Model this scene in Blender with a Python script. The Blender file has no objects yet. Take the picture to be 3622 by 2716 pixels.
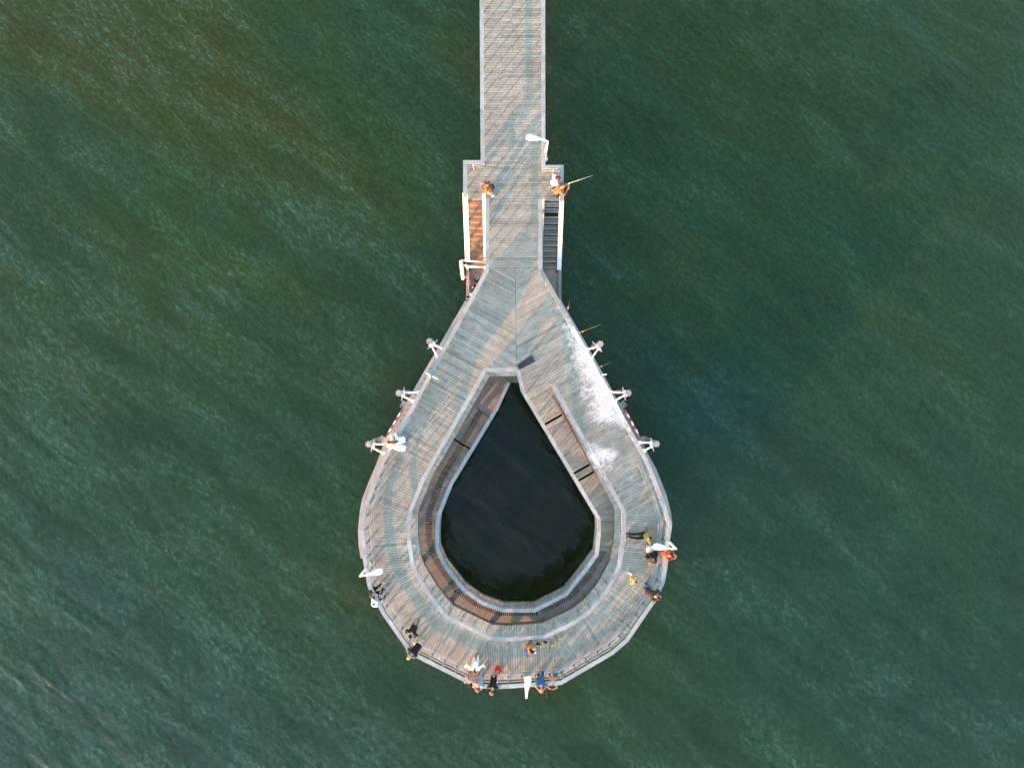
import bpy, bmesh, math, random
from mathutils import Vector, Matrix, Quaternion
R = math.radians
random.seed(7)
sc = bpy.context.scene
C = sc.collection

# ---------------------------------------------------------------- numbers
D = 2.7            # deck level above the water
RH = 1.1           # rail height
CZ = D + 36.0      # drone height
F = 2515.0         # focal length in photo pixels (photo 3622 wide)
LOW = 0.75         # level of the low landings
def W(px, py, z=D):
    s = (CZ - z) / F
    return Vector(((px - 1811) * s, -(py - 1358) * s, z))
def cap(px, py, z=D):           # a point seen on top of a rail, returned at floor level z
    v = W(px, py, z + RH); v.z = z
    return v
SUN_AZ = R(51)     # shadows fall towards this heading (from +X, counter-clockwise)
SUN_EL = R(8)

# ---------------------------------------------------------------- node helpers
def newmat(name):
    m = bpy.data.materials.new(name); m.use_nodes = True
    nt = m.node_tree; b = nt.nodes['Principled BSDF']
    return m, nt, b
def N(nt, t, **kw):
    n = nt.nodes.new(t)
    for k, v in kw.items():
        if k.startswith('i_'):
            n.inputs[int(k[2:])].default_value = v
        else:
            setattr(n, k, v)
    return n
def L(nt, a, b): nt.links.new(a, b)
def ramp(nt, fac, stops):
    r = N(nt, 'ShaderNodeValToRGB')
    e = r.color_ramp.elements
    while len(e) < len(stops): e.new(0.5)
    for k, (p, c) in enumerate(stops):
        e[k].position = p
        e[k].color = (*c, 1) if len(c) == 3 else c
    L(nt, fac, r.inputs[0]); return r.outputs[0]
def mix(nt, fac, a, b, mode='MIX'):
    n = N(nt, 'ShaderNodeMix', data_type='RGBA', blend_type=mode)
    for s, v in ((0, fac), (6, a), (7, b)):
        if isinstance(v, (int, float)): n.inputs[s].default_value = v
        elif isinstance(v, tuple): n.inputs[s].default_value = (*v, 1)
        else: L(nt, v, n.inputs[s])
    return n.outputs[2]
def math_(nt, op, a, b=0.0, c=None, clamp=False):
    n = N(nt, 'ShaderNodeMath', operation=op, use_clamp=clamp)
    for s, v in enumerate((a, b) if c is None else (a, b, c)):
        if isinstance(v, (int, float)): n.inputs[s].default_value = v
        else: L(nt, v, n.inputs[s])
    return n.outputs[0]
def noise(nt, vec, scale, detail=3, rough=0.55, dist=0.0):
    n = N(nt, 'ShaderNodeTexNoise')
    n.inputs['Scale'].default_value = scale; n.inputs['Detail'].default_value = detail
    n.inputs['Roughness'].default_value = rough; n.inputs['Distortion'].default_value = dist
    if vec is not None: L(nt, vec, n.inputs['Vector'])
    return n.outputs[0]
def mapping(nt, vec, loc=(0,0,0), rot=(0,0,0), scale=(1,1,1)):
    n = N(nt, 'ShaderNodeMapping'); L(nt, vec, n.inputs[0])
    n.inputs[1].default_value = loc; n.inputs[2].default_value = rot; n.inputs[3].default_value = scale
    return n.outputs[0]

def rotscale(nt, vec, ang_, sc_):
    return mapping(nt, mapping(nt, vec, rot=(0, 0, ang_)), scale=sc_)
def wood(name, lo, mid, hi, stain=0.35, rough=0.85, glare=False, weed=False):
    m, nt, b = newmat(name)
    uv = N(nt, 'ShaderNodeUVMap', uv_map='grain').outputs[0]
    rn = N(nt, 'ShaderNodeUVMap', uv_map='rnd').outputs[0]
    sx = N(nt, 'ShaderNodeSeparateXYZ'); L(nt, rn, sx.inputs[0])
    geo = N(nt, 'ShaderNodeNewGeometry').outputs['Position']
    g = noise(nt, mapping(nt, uv, scale=(1.2, 26, 1)), 2.0, 4, 0.6)
    blot = noise(nt, mapping(nt, uv, scale=(1.1, 7, 1)), 1.6, 4, 0.7)
    blot2 = noise(nt, geo, 3.2, 5, 0.7)
    f = math_(nt, 'MULTIPLY_ADD', g, 0.5, math_(nt, 'MULTIPLY_ADD', sx.outputs[0], 0.26, 0.14))
    f2 = math_(nt, 'ADD', f, math_(nt, 'MULTIPLY_ADD', noise(nt, mapping(nt, uv, scale=(2.2, 3, 1)), 1.0, 3), 0.5, -0.27))
    f2 = math_(nt, 'ADD', f2, math_(nt, 'ADD', math_(nt, 'MULTIPLY_ADD', blot, 0.9, -0.45), math_(nt, 'MULTIPLY_ADD', blot2, 0.7, -0.35)))
    col = ramp(nt, f2, [(0.12, lo), (0.5, mid), (0.9, hi)])
    sep = N(nt, 'ShaderNodeSeparateXYZ'); L(nt, rn, sep.inputs[0])
    col = mix(nt, ramp(nt, sep.outputs[1], [(0.93, (0,0,0)), (0.95, (0.5,)*3)]), col, tuple(min(0.7, c*1.35)*k for c, k in zip(mid, (1.08, 0.98, 0.86))))
    col = mix(nt, ramp(nt, sep.outputs[1], [(0.04, (0.6,)*3), (0.06, (0,0,0))]), col, tuple(c*0.5 for c in mid))
    hue = noise(nt, mapping(nt, uv, loc=(7, 3, 0), scale=(0.7, 5, 1)), 1.2, 3, 0.6)
    col = mix(nt, ramp(nt, hue, [(0.46, (0,0,0)), (0.66, (0.4,)*3)]), col, (mid[0]*1.12, mid[1]*0.90, mid[2]*0.80))
    warm = noise(nt, geo, 0.32, 4, 0.6, 0.6)
    col = mix(nt, ramp(nt, warm, [(0.45, (0,0,0)), (0.70, (0.3,)*3)]), col, (mid[0]*1.10, mid[1]*0.88, mid[2]*0.78))
    big = noise(nt, geo, 0.55, 5, 0.62, 0.4)
    col = mix(nt, ramp(nt, big, [(0.42, (0,0,0)), (0.68, (stain,)*3)]), col, tuple(c*0.55 for c in mid), 'MIX')
    sp = noise(nt, geo, 7.0, 4, 0.7)
    col = mix(nt, ramp(nt, sp, [(0.62, (0,0,0)), (0.74, (0.55,)*3)]), col, (0.10, 0.09, 0.075))
    dr = N(nt, 'ShaderNodeTexVoronoi'); dr.inputs['Scale'].default_value = 1.9; L(nt, geo, dr.inputs['Vector'])
    col = mix(nt, ramp(nt, dr.outputs['Distance'], [(0.03, (0.8,)*3), (0.06, (0,0,0))]), col, (0.62, 0.62, 0.58))
    if glare:
        # white glare painted into the colour, along the right rail and in two blotches
        gx = N(nt, 'ShaderNodeSeparateXYZ'); L(nt, geo, gx.inputs[0])
        X, Y = gx.outputs[0], gx.outputs[1]
        def blob(cx, cy, r, ax=0.0, stretch=1.0):
            ca, sa = math.cos(ax), math.sin(ax)
            dx = math_(nt, 'SUBTRACT', X, cx); dy = math_(nt, 'SUBTRACT', Y, cy)
            u = math_(nt, 'ADD', math_(nt, 'MULTIPLY', dx, ca/stretch), math_(nt, 'MULTIPLY', dy, sa/stretch))
            v = math_(nt, 'ADD', math_(nt, 'MULTIPLY', dx, -sa), math_(nt, 'MULTIPLY', dy, ca))
            dd = math_(nt, 'SQRT', math_(nt, 'ADD', math_(nt, 'MULTIPLY', u, u), math_(nt, 'MULTIPLY', v, v)))
            return math_(nt, 'SUBTRACT', 1.0, math_(nt, 'DIVIDE', dd, r), clamp=True)
        def at(px, py): w = W(px, py); return w.x, w.y
        a = math_(nt, 'MAXIMUM', blob(*at(2086, 1268), 1.35, R(-62), 2.9), blob(*at(2132, 1378), 1.8, R(-60), 2.3))
        a = math_(nt, 'MAXIMUM', a, blob(*at(2138, 1462), 1.2, R(-50), 1.5))
        a = math_(nt, 'MAXIMUM', a, blob(*at(2132, 1602), 1.5, R(-35), 1.0))
        hole = blob(*at(2150, 1545), 0.9)
        a = math_(nt, 'SUBTRACT', a, math_(nt, 'MULTIPLY', hole, 0.7))
        n1 = noise(nt, geo, 1.6, 6, 0.68)
        n2 = noise(nt, geo, 8.0, 5, 0.7)
        n3 = noise(nt, mapping(nt, uv, scale=(1.5, 9, 1)), 1.3, 3, 0.6)
        s = math_(nt, 'ADD', math_(nt, 'MULTIPLY', a, 1.0), math_(nt, 'MULTIPLY_ADD', n1, 1.3, math_(nt, 'MULTIPLY_ADD', n2, 1.3, math_(nt, 'MULTIPLY_ADD', n3, 0.7, -1.80))))
        col = mix(nt, ramp(nt, s, [(0.25, (0,0,0)), (0.55, (0.6,)*3), (0.85, (1,1,1))]), col, (0.80, 0.82, 0.82))
    if weed:
        gz = N(nt, 'ShaderNodeSeparateXYZ'); L(nt, geo, gz.inputs[0])
        zz = math_(nt, 'ADD', gz.outputs[2], math_(nt, 'MULTIPLY_ADD', noise(nt, geo, 3.0, 4), 1.0, -0.5))
        col = mix(nt, ramp(nt, zz, [(0.2, (1,1,1)), (0.75, (0,0,0))]), col, (0.045, 0.05, 0.02))
    L(nt, col, b.inputs['Base Color'])
    b.inputs['Roughness'].default_value = rough
    b.inputs['Specular IOR Level'].default_value = 0.25
    bp = N(nt, 'ShaderNodeBump'); bp.inputs['Strength'].default_value = 0.5; bp.inputs['Distance'].default_value = 0.004
    L(nt, g, bp.inputs['Height']); L(nt, bp.outputs[0], b.inputs['Normal'])
    return m
def plain(name, col, rough=0.6, metal=0.0, var=0.15, scale=6.0, spec=0.4):
    m, nt, b = newmat(name)
    tc = N(nt, 'ShaderNodeTexCoord').outputs['Object']
    n = noise(nt, tc, scale, 4, 0.6)
    c = ramp(nt, n, [(0.3, tuple(x*(1-var*1.6) for x in col)), (0.7, tuple(min(1, x*(1+var)) for x in col))])
    L(nt, c, b.inputs['Base Color'])
    b.inputs['Roughness'].default_value = rough; b.inputs['Metallic'].default_value = metal
    b.inputs['Specular IOR Level'].default_value = spec
    return m

M = {}
M['deck'] = wood('weathered_deck_boards', (0.16,0.165,0.145), (0.30,0.325,0.29), (0.46,0.49,0.45), glare=True)
M['deck_low'] = wood('damp_ramp_boards', (0.15,0.155,0.145), (0.29,0.30,0.285), (0.42,0.425,0.41), stain=0.55)
M['cap'] = wood('silvered_rail_timber', (0.15,0.18,0.19), (0.27,0.325,0.35), (0.41,0.47,0.50), stain=0.4, glare=True)
M['cap_new'] = wood('paler_new_rail_timber', (0.42,0.36,0.26), (0.58,0.52,0.38), (0.70,0.65,0.50), stain=0.25)
M['timber'] = wood('brown_pier_timber', (0.07,0.055,0.045), (0.16,0.13,0.105), (0.27,0.23,0.19), stain=0.5, weed=True)
M['stair'] = wood('sun_tinted_stair_timber', (0.16,0.12,0.085), (0.31,0.24,0.18), (0.46,0.38,0.30), stain=0.4)  # orange sunlight on the left treads, painted into the timber colour
M['wet'] = wood('wet_dark_timber', (0.008,0.008,0.006), (0.022,0.02,0.014), (0.05,0.04,0.03), stain=0.5, rough=0.5)
M['ledge'] = wood('grey_ledge_timber', (0.19,0.18,0.175), (0.32,0.315,0.31), (0.44,0.435,0.43), stain=0.45)
M['dark_board'] = wood('dark_new_boards', (0.03,0.035,0.05), (0.055,0.06,0.085), (0.09,0.10,0.13), stain=0.2)
M['white'] = plain('white_paint', (0.80,0.80,0.78), 0.45, 0, 0.06)
M['white_cloth'] = plain('white_cloth', (0.80,0.80,0.80), 0.9, 0, 0.05)
M['galv'] = plain('galvanised_steel', (0.50,0.52,0.53), 0.45, 0.6, 0.15)
M['rust'] = plain('rusty_steel', (0.20,0.10,0.05), 0.8, 0.2, 0.4, 20)
M['red'] = plain('red_paint', (0.42,0.05,0.06), 0.6, 0, 0.15)
M['concrete'] = plain('grey_concrete', (0.30,0.27,0.25), 0.9, 0, 0.2, 2.0)
M['black'] = plain('black_rubber', (0.02,0.02,0.02), 0.6)
M['rope'] = plain('weathered_rope', (0.45,0.33,0.2), 0.9)

# ---------------------------------------------------------------- object helpers
def link(name, me, parent=None):
    o = bpy.data.objects.new(name, me); C.objects.link(o)
    if parent: o.parent = parent
    return o
def tag(o, label, cat, group=None, kind=None):
    o['label'] = label
    if cat: o['category'] = cat
    if group: o['group'] = group
    if kind: o['kind'] = kind
    return o
def thing(name, label, cat, loc=(0,0,0), rz=0.0, group=None):
    o = bpy.data.objects.new(name, None); C.objects.link(o)
    o.location = loc; o.rotation_euler = (0, 0, rz); o.empty_display_size = 0.2
    return tag(o, label, cat, group)
def obj(name, bm, mat, parent=None, smooth=False):
    me = bpy.data.meshes.new(name)
    bmesh.ops.recalc_face_normals(bm, faces=bm.faces[:])
    bm.to_mesh(me); bm.free()
    for mm in (mat if isinstance(mat, (list, tuple)) else [mat]): me.materials.append(mm)
    if smooth:
        for p in me.polygons: p.use_smooth = True
    return link(name, me, parent)
def copy_tree(o, parent=None):
    c = o.copy(); C.objects.link(c)
    if parent: c.parent = parent
    for ch in list(o.children): copy_tree(ch, c)
    return c
def newbm():
    bm = bmesh.new()
    bm.loops.layers.uv.new('grain'); bm.loops.layers.uv.new('rnd')
    return bm
def setuv(bm, faces, dirv, rnd=None, off=None):
    g = bm.loops.layers.uv['grain']; r = bm.loops.layers.uv['rnd']
    rnd = random.random() if rnd is None else rnd
    off = random.random()*50 if off is None else off
    d = Vector(dirv).normalized(); p = Vector((-d.y, d.x, 0))
    if p.length < 1e-3: p = Vector((1,0,0))
    for f in faces:
        for lo in f.loops:
            c = lo.vert.co
            lo[g].uv = (c.dot(d) + off, c.dot(p) + off*0.37 + c.z)
            lo[r].uv = (rnd, off/50)
def prism(bm, poly, z0fun, thick, dirv=(1,0,0), rnd=None):
    """poly: list of (x,y); top at z0fun(x,y), bottom thick below"""
    n = len(poly)
    t = [bm.verts.new((x, y, z0fun(x, y))) for x, y in poly]
    b = [bm.verts.new((x, y, z0fun(x, y) - thick)) for x, y in poly]
    fs = [bm.faces.new(t), bm.faces.new(b[::-1])]
    for i in range(n):
        fs.append(bm.faces.new((t[i], b[i], b[(i+1) % n], t[(i+1) % n])))
    setuv(bm, fs, dirv, rnd)
def clip(poly, nx, ny, d):       # keep nx*x+ny*y <= d
    out = []
    for i in range(len(poly)):
        a, b = poly[i], poly[(i+1) % len(poly)]
        da, db = nx*a[0]+ny*a[1]-d, nx*b[0]+ny*b[1]-d
        if da <= 0: out.append(a)
        if (da < 0 < db) or (db < 0 < da):
            t = da/(da-db); out.append((a[0]+t*(b[0]-a[0]), a[1]+t*(b[1]-a[1])))
    return out
def area(p):
    return abs(sum(p[i][0]*p[(i+1)%len(p)][1]-p[(i+1)%len(p)][0]*p[i][1] for i in range(len(p))))/2
def dedupe(p):
    q = []
    for a in p:
        if not q or (abs(a[0]-q[-1][0])+abs(a[1]-q[-1][1])) > 1e-5: q.append(a)
    if len(q) > 1 and (abs(q[0][0]-q[-1][0])+abs(q[0][1]-q[-1][1])) < 1e-5: q.pop()
    return q
def planks(bm, poly, dirv, pitch=0.125, gap=0.013, zf=lambda x, y: D, thick=0.045, skip=(), tilt=0.006, jit=0.0025, maxlen=None, slots=None):
    """cover poly with parallel boards running along dirv; each board its own little prism"""
    poly = [(p[0], p[1]) for p in poly]
    d = Vector((dirv[0], dirv[1])).normalized(); n = Vector((-d.y, d.x))
    lo = min(n.x*x+n.y*y for x, y in poly); hi = max(n.x*x+n.y*y for x, y in poly)
    k = 0; s = lo
    while s < hi:
        w = pitch*random.uniform(0.93, 1.07)
        a, b = s+gap/2, min(s+w-gap/2, hi)
        s += w; k += 1
        if any(q0 < (a-lo)/(hi-lo) < q1 for q0, q1 in skip): continue
        c = clip(clip(poly, n.x, n.y, b), -n.x, -n.y, -a)
        c = dedupe(c)
        if len(c) < 3 or area(c) < 1e-4: continue
        mid = (a+b)/2; dz = random.uniform(-jit, jit); ti = random.gauss(0, tilt)
        te = random.gauss(0, tilt*0.12)
        cen = sum(d.x*x+d.y*y for x, y in c)/len(c)
        pieces = [c]
        if maxlen:
            u0 = min(d.x*x+d.y*y for x, y in c); u1 = max(d.x*x+d.y*y for x, y in c)
            if u1-u0 > maxlen:
                cut = u0+(u1-u0)*random.choice((0.33, 0.5, 0.66))
                pieces = [dedupe(clip(c, d.x, d.y, cut-0.004)), dedupe(clip(c, -d.x, -d.y, -cut-0.004))]
        if slots:
            inner, outer = slots(k)
            if inner is not None:
                pcs = []
                for pc in pieces:
                    pcs.append(dedupe(clip(pc, d.x, d.y, inner)))
                    pcs.append(dedupe(clip(pc, -d.x, -d.y, -outer)))
                pieces = pcs
        for pc in pieces:
            if len(pc) < 3 or area(pc) < 1e-4: continue
            prism(bm, pc, lambda x, y: zf(x, y)+dz+ti*(n.x*x+n.y*y-mid)+te*(d.x*x+d.y*y-cen), thick, (d.x, d.y, 0))
def offset(pts, o):
    """offset an open 2D/3D polyline sideways (left positive), mitred"""
    out = []
    n = len(pts)
    for i in range(n):
        d0 = (pts[i]-pts[i-1]) if i > 0 else (pts[1]-pts[0])
        d1 = (pts[i+1]-pts[i]) if i < n-1 else (pts[-1]-pts[-2])
        d0 = Vector((d0.x, d0.y)).normalized(); d1 = Vector((d1.x, d1.y)).normalized()
        n0 = Vector((-d0.y, d0.x)); n1 = Vector((-d1.y, d1.x))
        m = (n0+n1)
        if m.length < 1e-6: m = n0
        m.normalize(); k = o/max(0.35, m.dot(n0))
        out.append(Vector((pts[i].x+m.x*k, pts[i].y+m.y*k, pts[i].z)))
    return out
def ribbon(bm, pts, w, th, top, side=0.0, board=None):
    """timber of rectangular section following a polyline; z = point z + top; mitred corners"""
    a = offset(pts, w/2+side); b = offset(pts, -w/2+side)
    for i in range(len(pts)-1):
        segs = 1
        ln = (pts[i+1]-pts[i]).length
        if board: segs = max(1, round(ln/board))
        for s in range(segs):
            t0, t1 = s/segs, (s+1)/segs
            e = 0.004/ln
            t0b = t0+(e if s else 0); t1b = t1-(e if s < segs-1 else 0)
            q = [a[i].lerp(a[i+1], t0b), a[i].lerp(a[i+1], t1b), b[i].lerp(b[i+1], t1b), b[i].lerp(b[i+1], t0b)]
            jz = random.uniform(-0.002, 0.002) if board else 0
            vt = [bm.verts.new((p.x, p.y, p.z+top+jz)) for p in q]
            vb = [bm.verts.new((p.x, p.y, p.z+top-th+jz)) for p in q]
            fs = [bm.faces.new(vt), bm.faces.new(vb[::-1])]
            for j in range(4): fs.append(bm.faces.new((vt[j], vb[j], vb[(j+1)%4], vt[(j+1)%4])))
            setuv(bm, fs, (pts[i+1]-pts[i]))
def tube(bm, a, b, r0, r1=None, seg=10, capends=True):
    a, b = Vector(a), Vector(b); r1 = r0 if r1 is None else r1
    d = (b-a).normalized(); x = d.orthogonal().normalized(); y = d.cross(x)
    ra = [bm.verts.new(a+(x*math.cos(t)+y*math.sin(t))*r0) for t in [2*math.pi*i/seg for i in range(seg)]]
    rb = [bm.verts.new(b+(x*math.cos(t)+y*math.sin(t))*r1) for t in [2*math.pi*i/seg for i in range(seg)]]
    fs = []
    for i in range(seg): fs.append(bm.faces.new((ra[i], ra[(i+1)%seg], rb[(i+1)%seg], rb[i])))
    if capends: fs.append(bm.faces.new(ra[::-1])); fs.append(bm.faces.new(rb))
    if bm.loops.layers.uv.get('grain'): setuv(bm, fs, d if abs(d.z) < 0.9 else (1,0,0))
    return fs
def box(bm, c, s, rot=None, dirv=(1,0,0), bevel=0.0):
    c = Vector(c); q = rot or Matrix.Identity(3)
    r = bmesh.ops.create_cube(bm, size=1.0)
    vs = r['verts']
    for v in vs: v.co = q @ Vector((v.co.x*s[0], v.co.y*s[1], v.co.z*s[2])) + c
    fs = list({f for v in vs for f in v.link_faces})
    if bm.loops.layers.uv.get('grain'): setuv(bm, fs, dirv)
    if bevel:
        bmesh.ops.bevel(bm, geom=list({e for v in vs for e in v.link_edges}), offset=bevel, segments=2, affect='EDGES')
def ell(bm, c, r, rot=None, seg=12, mat=0):
    res = bmesh.ops.create_uvsphere(bm, u_segments=seg, v_segments=max(6, seg*2//3), radius=1.0)
    q = rot or Matrix.Identity(3)
    for v in res['verts']: v.co = q @ Vector((v.co.x*r[0], v.co.y*r[1], v.co.z*r[2])) + Vector(c)
    if mat:
        for f in {f for v in res['verts'] for f in v.link_faces}: f.material_index = mat
def along(pts, step, start=0.0, end=None):
    """points with tangents every step metres along a polyline"""
    out = []; acc = 0.0; nxt = start
    tot = sum((pts[i+1]-pts[i]).length for i in range(len(pts)-1))
    n = max(1, round((tot-start)/step)); st = (tot-start-0.02)/n
    targets = [start+st*i for i in range(n+1)]
    ti = 0
    for i in range(len(pts)-1):
        ln = (pts[i+1]-pts[i]).length
        while ti < len(targets) and targets[ti] <= acc+ln+1e-6:
            t = (targets[ti]-acc)/ln
            out.append((pts[i].lerp(pts[i+1], t), (pts[i+1]-pts[i]).normalized())); ti += 1
        acc += ln
    return out

# ---------------------------------------------------------------- key lines
# outer rail line, walked from the left stair, round the ring, to the right stair
outer_px = [(1724,702),(1724,954),(1392,1565),(1359,1621),(1316,1729),(1287,1809),(1282,1874),(1289,1972),(1307,2073),
            (1355,2166),(1440,2287),(1470,2317),(1683,2424),(1739,2429),(1800,2427),(1984,2414),(2166,2308),(2217,2264),(2317,2118),
            (2345,2058),(2354,2003),(2364,1900),(2370,1861),(2346,1781),(2306,1676),(2285,1625),(2252,1568),(1912,955),(1911,703)]
OUT = [cap(*p) for p in outer_px]
inner_px = [(1832,1307),(1716,1309),(1598,1516),(1500,1686),(1453,1802),(1446,1834),(1446,1910),(1458,1990),(1471,2027),
            (1526,2117),(1580,2182),(1735,2258),(1800,2261),(1927,2251),(2035,2200),(2089,2160),(2140,2099),(2190,2008),(2201,1936),
            (2207,1900),(2207,1808),(1955,1358)]
INN = [cap(*p) for p in inner_px]
# the ramp: (inner rail pixel, matching point on its outer side)
ramp_px = [((1849,1383),(1951,1348)),((2118,1835),(2207,1808)),((2119,1880),(2207,1870)),((2111,1961),(2196,1985)),((2060,2030),(2140,2099)),((2002,2102),(2072,2175)),
           ((1944,2132),(1990,2222)),((1890,2159),(1917,2252)),((1779,2159),(1750,2258)),((1703,2131),(1650,2217)),((1638,2084),(1565,2165)),
           ((1569,1994),(1466,2012)),((1547,1939),(1449,1935)),((1546,1878),(1446,1870)),((1551,1823),(1448,1822)),((1596,1711),(1498,1690)),((1638,1642),(1545,1608)),
           ((1733,1484),(1646,1431))]
RI, RO = [], []
lens = [0.0]
for i in range(1, len(ramp_px)):
    a, b = cap(*ramp_px[i-1][0]), cap(*ramp_px[i][0]); lens.append(lens[-1]+(b-a).length)
for (pi, po), l in zip(ramp_px, lens):
    z = D-(D-LOW-0.05)*l/lens[-1]
    RI.append(cap(pi[0], pi[1], z)); v = cap(po[0], po[1], D); v.z = z; RO.append(v)
P2 = lambda v: (v.x, v.y)

# ---------------------------------------------------------------- water
def water():
    bm = bmesh.new()
    S = 2500
    vs = [bm.verts.new((x, y, 0)) for x, y in ((-S,-S),(S,-S),(S,S),(-S,S))]
    bm.faces.new(vs)
    m, nt, b = newmat('sea_water')
    geo = N(nt, 'ShaderNodeNewGeometry').outputs['Position']
    # silt in the water: slow drifting patches from olive to teal
    st = rotscale(nt, geo, R(36), (0.45, 1.0, 1))
    n1 = noise(nt, st, 0.062, 4, 0.55, 0.6)
    sx = N(nt, 'ShaderNodeSeparateXYZ'); L(nt, geo, sx.inputs[0])
    gx = math_(nt, 'MULTIPLY', sx.outputs[0], -0.005); gy = math_(nt, 'MULTIPLY', sx.outputs[1], 0.011)
    f = math_(nt, 'ADD', math_(nt, 'ADD', math_(nt, 'MULTIPLY_ADD', n1, 2.5, -0.72), gx), gy)
    col = ramp(nt, f, [(0.15, WCOL[0]), (0.5, WCOL[1]), (0.85, WCOL[2]), (1.0, WCOL[3])])
    b.inputs['Base Color'].default_value = (0.002, 0.004, 0.004, 1)
    ss = N(nt, 'ShaderNodeSubsurfaceScattering'); ss.falloff = 'RANDOM_WALK'
    L(nt, col, ss.inputs['Color']); ss.inputs['Scale'].default_value = SSCALE
    ss.inputs['Radius'].default_value = (0.9, 1.2, 1.2)
    mx = N(nt, 'ShaderNodeMixShader'); mx.inputs[0].default_value = 0.066
    L(nt, b.outputs[0], mx.inputs[1]); L(nt, ss.outputs[0], mx.inputs[2]); L(nt, mx.outputs[0], nt.nodes['Material Output'].inputs[0])
    b.inputs['IOR'].default_value = 1.333
    b.inputs['Roughness'].default_value = 0.06
    b.inputs['Specular IOR Level'].default_value = 0.5
    # wind waves; crests run from upper left to lower right
    r1 = rotscale(nt, geo, R(38), (0.36, 1.0, 1))
    r2 = rotscale(nt, geo, R(48), (0.5, 1.0, 1))
    r3 = rotscale(nt, geo, R(34), (0.5, 1.0, 1))
    swell = noise(nt, r1, 0.42, 2, 0.5, 0.4)
    chop = noise(nt, r2, 1.5, 2, 0.5, 0.2)
    rip = noise(nt, r3, 5.5, 2, 0.5, 0.1)
    # the pier shelters the pool inside it and the water close by
    dx = math_(nt, 'MULTIPLY', math_(nt, 'SUBTRACT', sx.outputs[0], 0.0), 1.0)
    dy = math_(nt, 'ADD', sx.outputs[1], 7.0)
    rr = math_(nt, 'SQRT', math_(nt, 'ADD', math_(nt, 'MULTIPLY', dx, dx), math_(nt, 'MULTIPLY', math_(nt, 'MULTIPLY', dy, dy), 0.55)))
    calm = N(nt, 'ShaderNodeMapRange'); L(nt, rr, calm.inputs[0])
    calm.inputs[1].default_value = 4.5; calm.inputs[2].default_value = 9.0; calm.inputs[3].default_value = 1.15; calm.inputs[4].default_value = 1.0
    sharp = math_(nt, 'SUBTRACT', 1.0, math_(nt, 'ABSOLUTE', math_(nt, 'MULTIPLY_ADD', chop, 2.0, -1.0)))
    sharp = math_(nt, 'POWER', sharp, 3.0)
    h = math_(nt, 'ADD', math_(nt, 'MULTIPLY', swell, WAV[0]), math_(nt, 'MULTIPLY', chop, WAV[1]))
    h = math_(nt, 'ADD', h, math_(nt, 'MULTIPLY', rip, WAV[2]))
    h = math_(nt, 'ADD', h, math_(nt, 'MULTIPLY', sharp, WAV[3]))
    gust = N(nt, 'ShaderNodeMapRange'); L(nt, math_(nt, 'ADD', noise(nt, rotscale(nt, geo, R(36), (0.35, 1, 1)), 0.16, 3, 0.5, 0.5), math_(nt, 'ADD', math_(nt, 'MULTIPLY', sx.outputs[1], -0.006), math_(nt, 'MULTIPLY', sx.outputs[0], -0.009))), gust.inputs[0])
    gust.inputs[1].default_value = 0.3; gust.inputs[2].default_value = 0.75; gust.inputs[3].default_value = 0.55; gust.inputs[4].default_value = 1.7
    h = math_(nt, 'MULTIPLY', math_(nt, 'MULTIPLY', h, math_(nt, 'MULTIPLY_ADD', gust.outputs[0], 0.4, 0.45)), calm.outputs[0])
    # sky reflections painted in as pale streaks along the waves, denser in the gusts
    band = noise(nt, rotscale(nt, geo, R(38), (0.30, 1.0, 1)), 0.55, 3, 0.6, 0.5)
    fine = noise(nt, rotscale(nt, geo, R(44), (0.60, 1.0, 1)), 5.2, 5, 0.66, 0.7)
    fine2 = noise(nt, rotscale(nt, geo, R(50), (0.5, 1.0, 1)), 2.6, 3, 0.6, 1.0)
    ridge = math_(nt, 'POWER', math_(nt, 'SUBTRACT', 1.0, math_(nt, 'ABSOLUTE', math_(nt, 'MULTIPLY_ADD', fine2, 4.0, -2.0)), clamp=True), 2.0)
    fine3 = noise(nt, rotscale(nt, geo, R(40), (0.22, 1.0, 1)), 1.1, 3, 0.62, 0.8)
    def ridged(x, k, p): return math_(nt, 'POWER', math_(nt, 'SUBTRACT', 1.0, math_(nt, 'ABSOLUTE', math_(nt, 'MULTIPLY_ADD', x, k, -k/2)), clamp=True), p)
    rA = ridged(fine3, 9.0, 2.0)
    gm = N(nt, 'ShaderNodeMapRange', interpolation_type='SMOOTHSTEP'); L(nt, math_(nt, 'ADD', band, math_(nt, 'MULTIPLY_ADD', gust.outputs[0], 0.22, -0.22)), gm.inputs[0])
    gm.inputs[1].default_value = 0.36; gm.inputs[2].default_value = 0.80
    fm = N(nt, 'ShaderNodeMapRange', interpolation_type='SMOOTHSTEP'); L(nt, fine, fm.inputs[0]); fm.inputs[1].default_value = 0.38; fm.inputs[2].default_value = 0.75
    sky_streak = N(nt, 'ShaderNodeMath', operation='MULTIPLY')
    L(nt, math_(nt, 'ADD', math_(nt, 'MULTIPLY', rA, 0.40), math_(nt, 'MULTIPLY', fm.outputs[0], 0.85)), sky_streak.inputs[0])
    L(nt, math_(nt, 'MULTIPLY_ADD', gm.outputs[0], 0.60, 0.22), sky_streak.inputs[1])
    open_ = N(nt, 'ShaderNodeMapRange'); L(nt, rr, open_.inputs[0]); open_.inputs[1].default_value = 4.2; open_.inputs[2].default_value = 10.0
    cm = math_(nt, 'MULTIPLY', sky_streak.outputs[0], open_.outputs[0])
    clear = N(nt, 'ShaderNodeMapRange'); L(nt, rr, clear.inputs[0]); clear.inputs[1].default_value = 3.6; clear.inputs[2].default_value = 7.5; clear.inputs[3].default_value = 0.26; clear.inputs[4].default_value = 1.0  # the pier's shade over the pool, painted in as darker water
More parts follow.
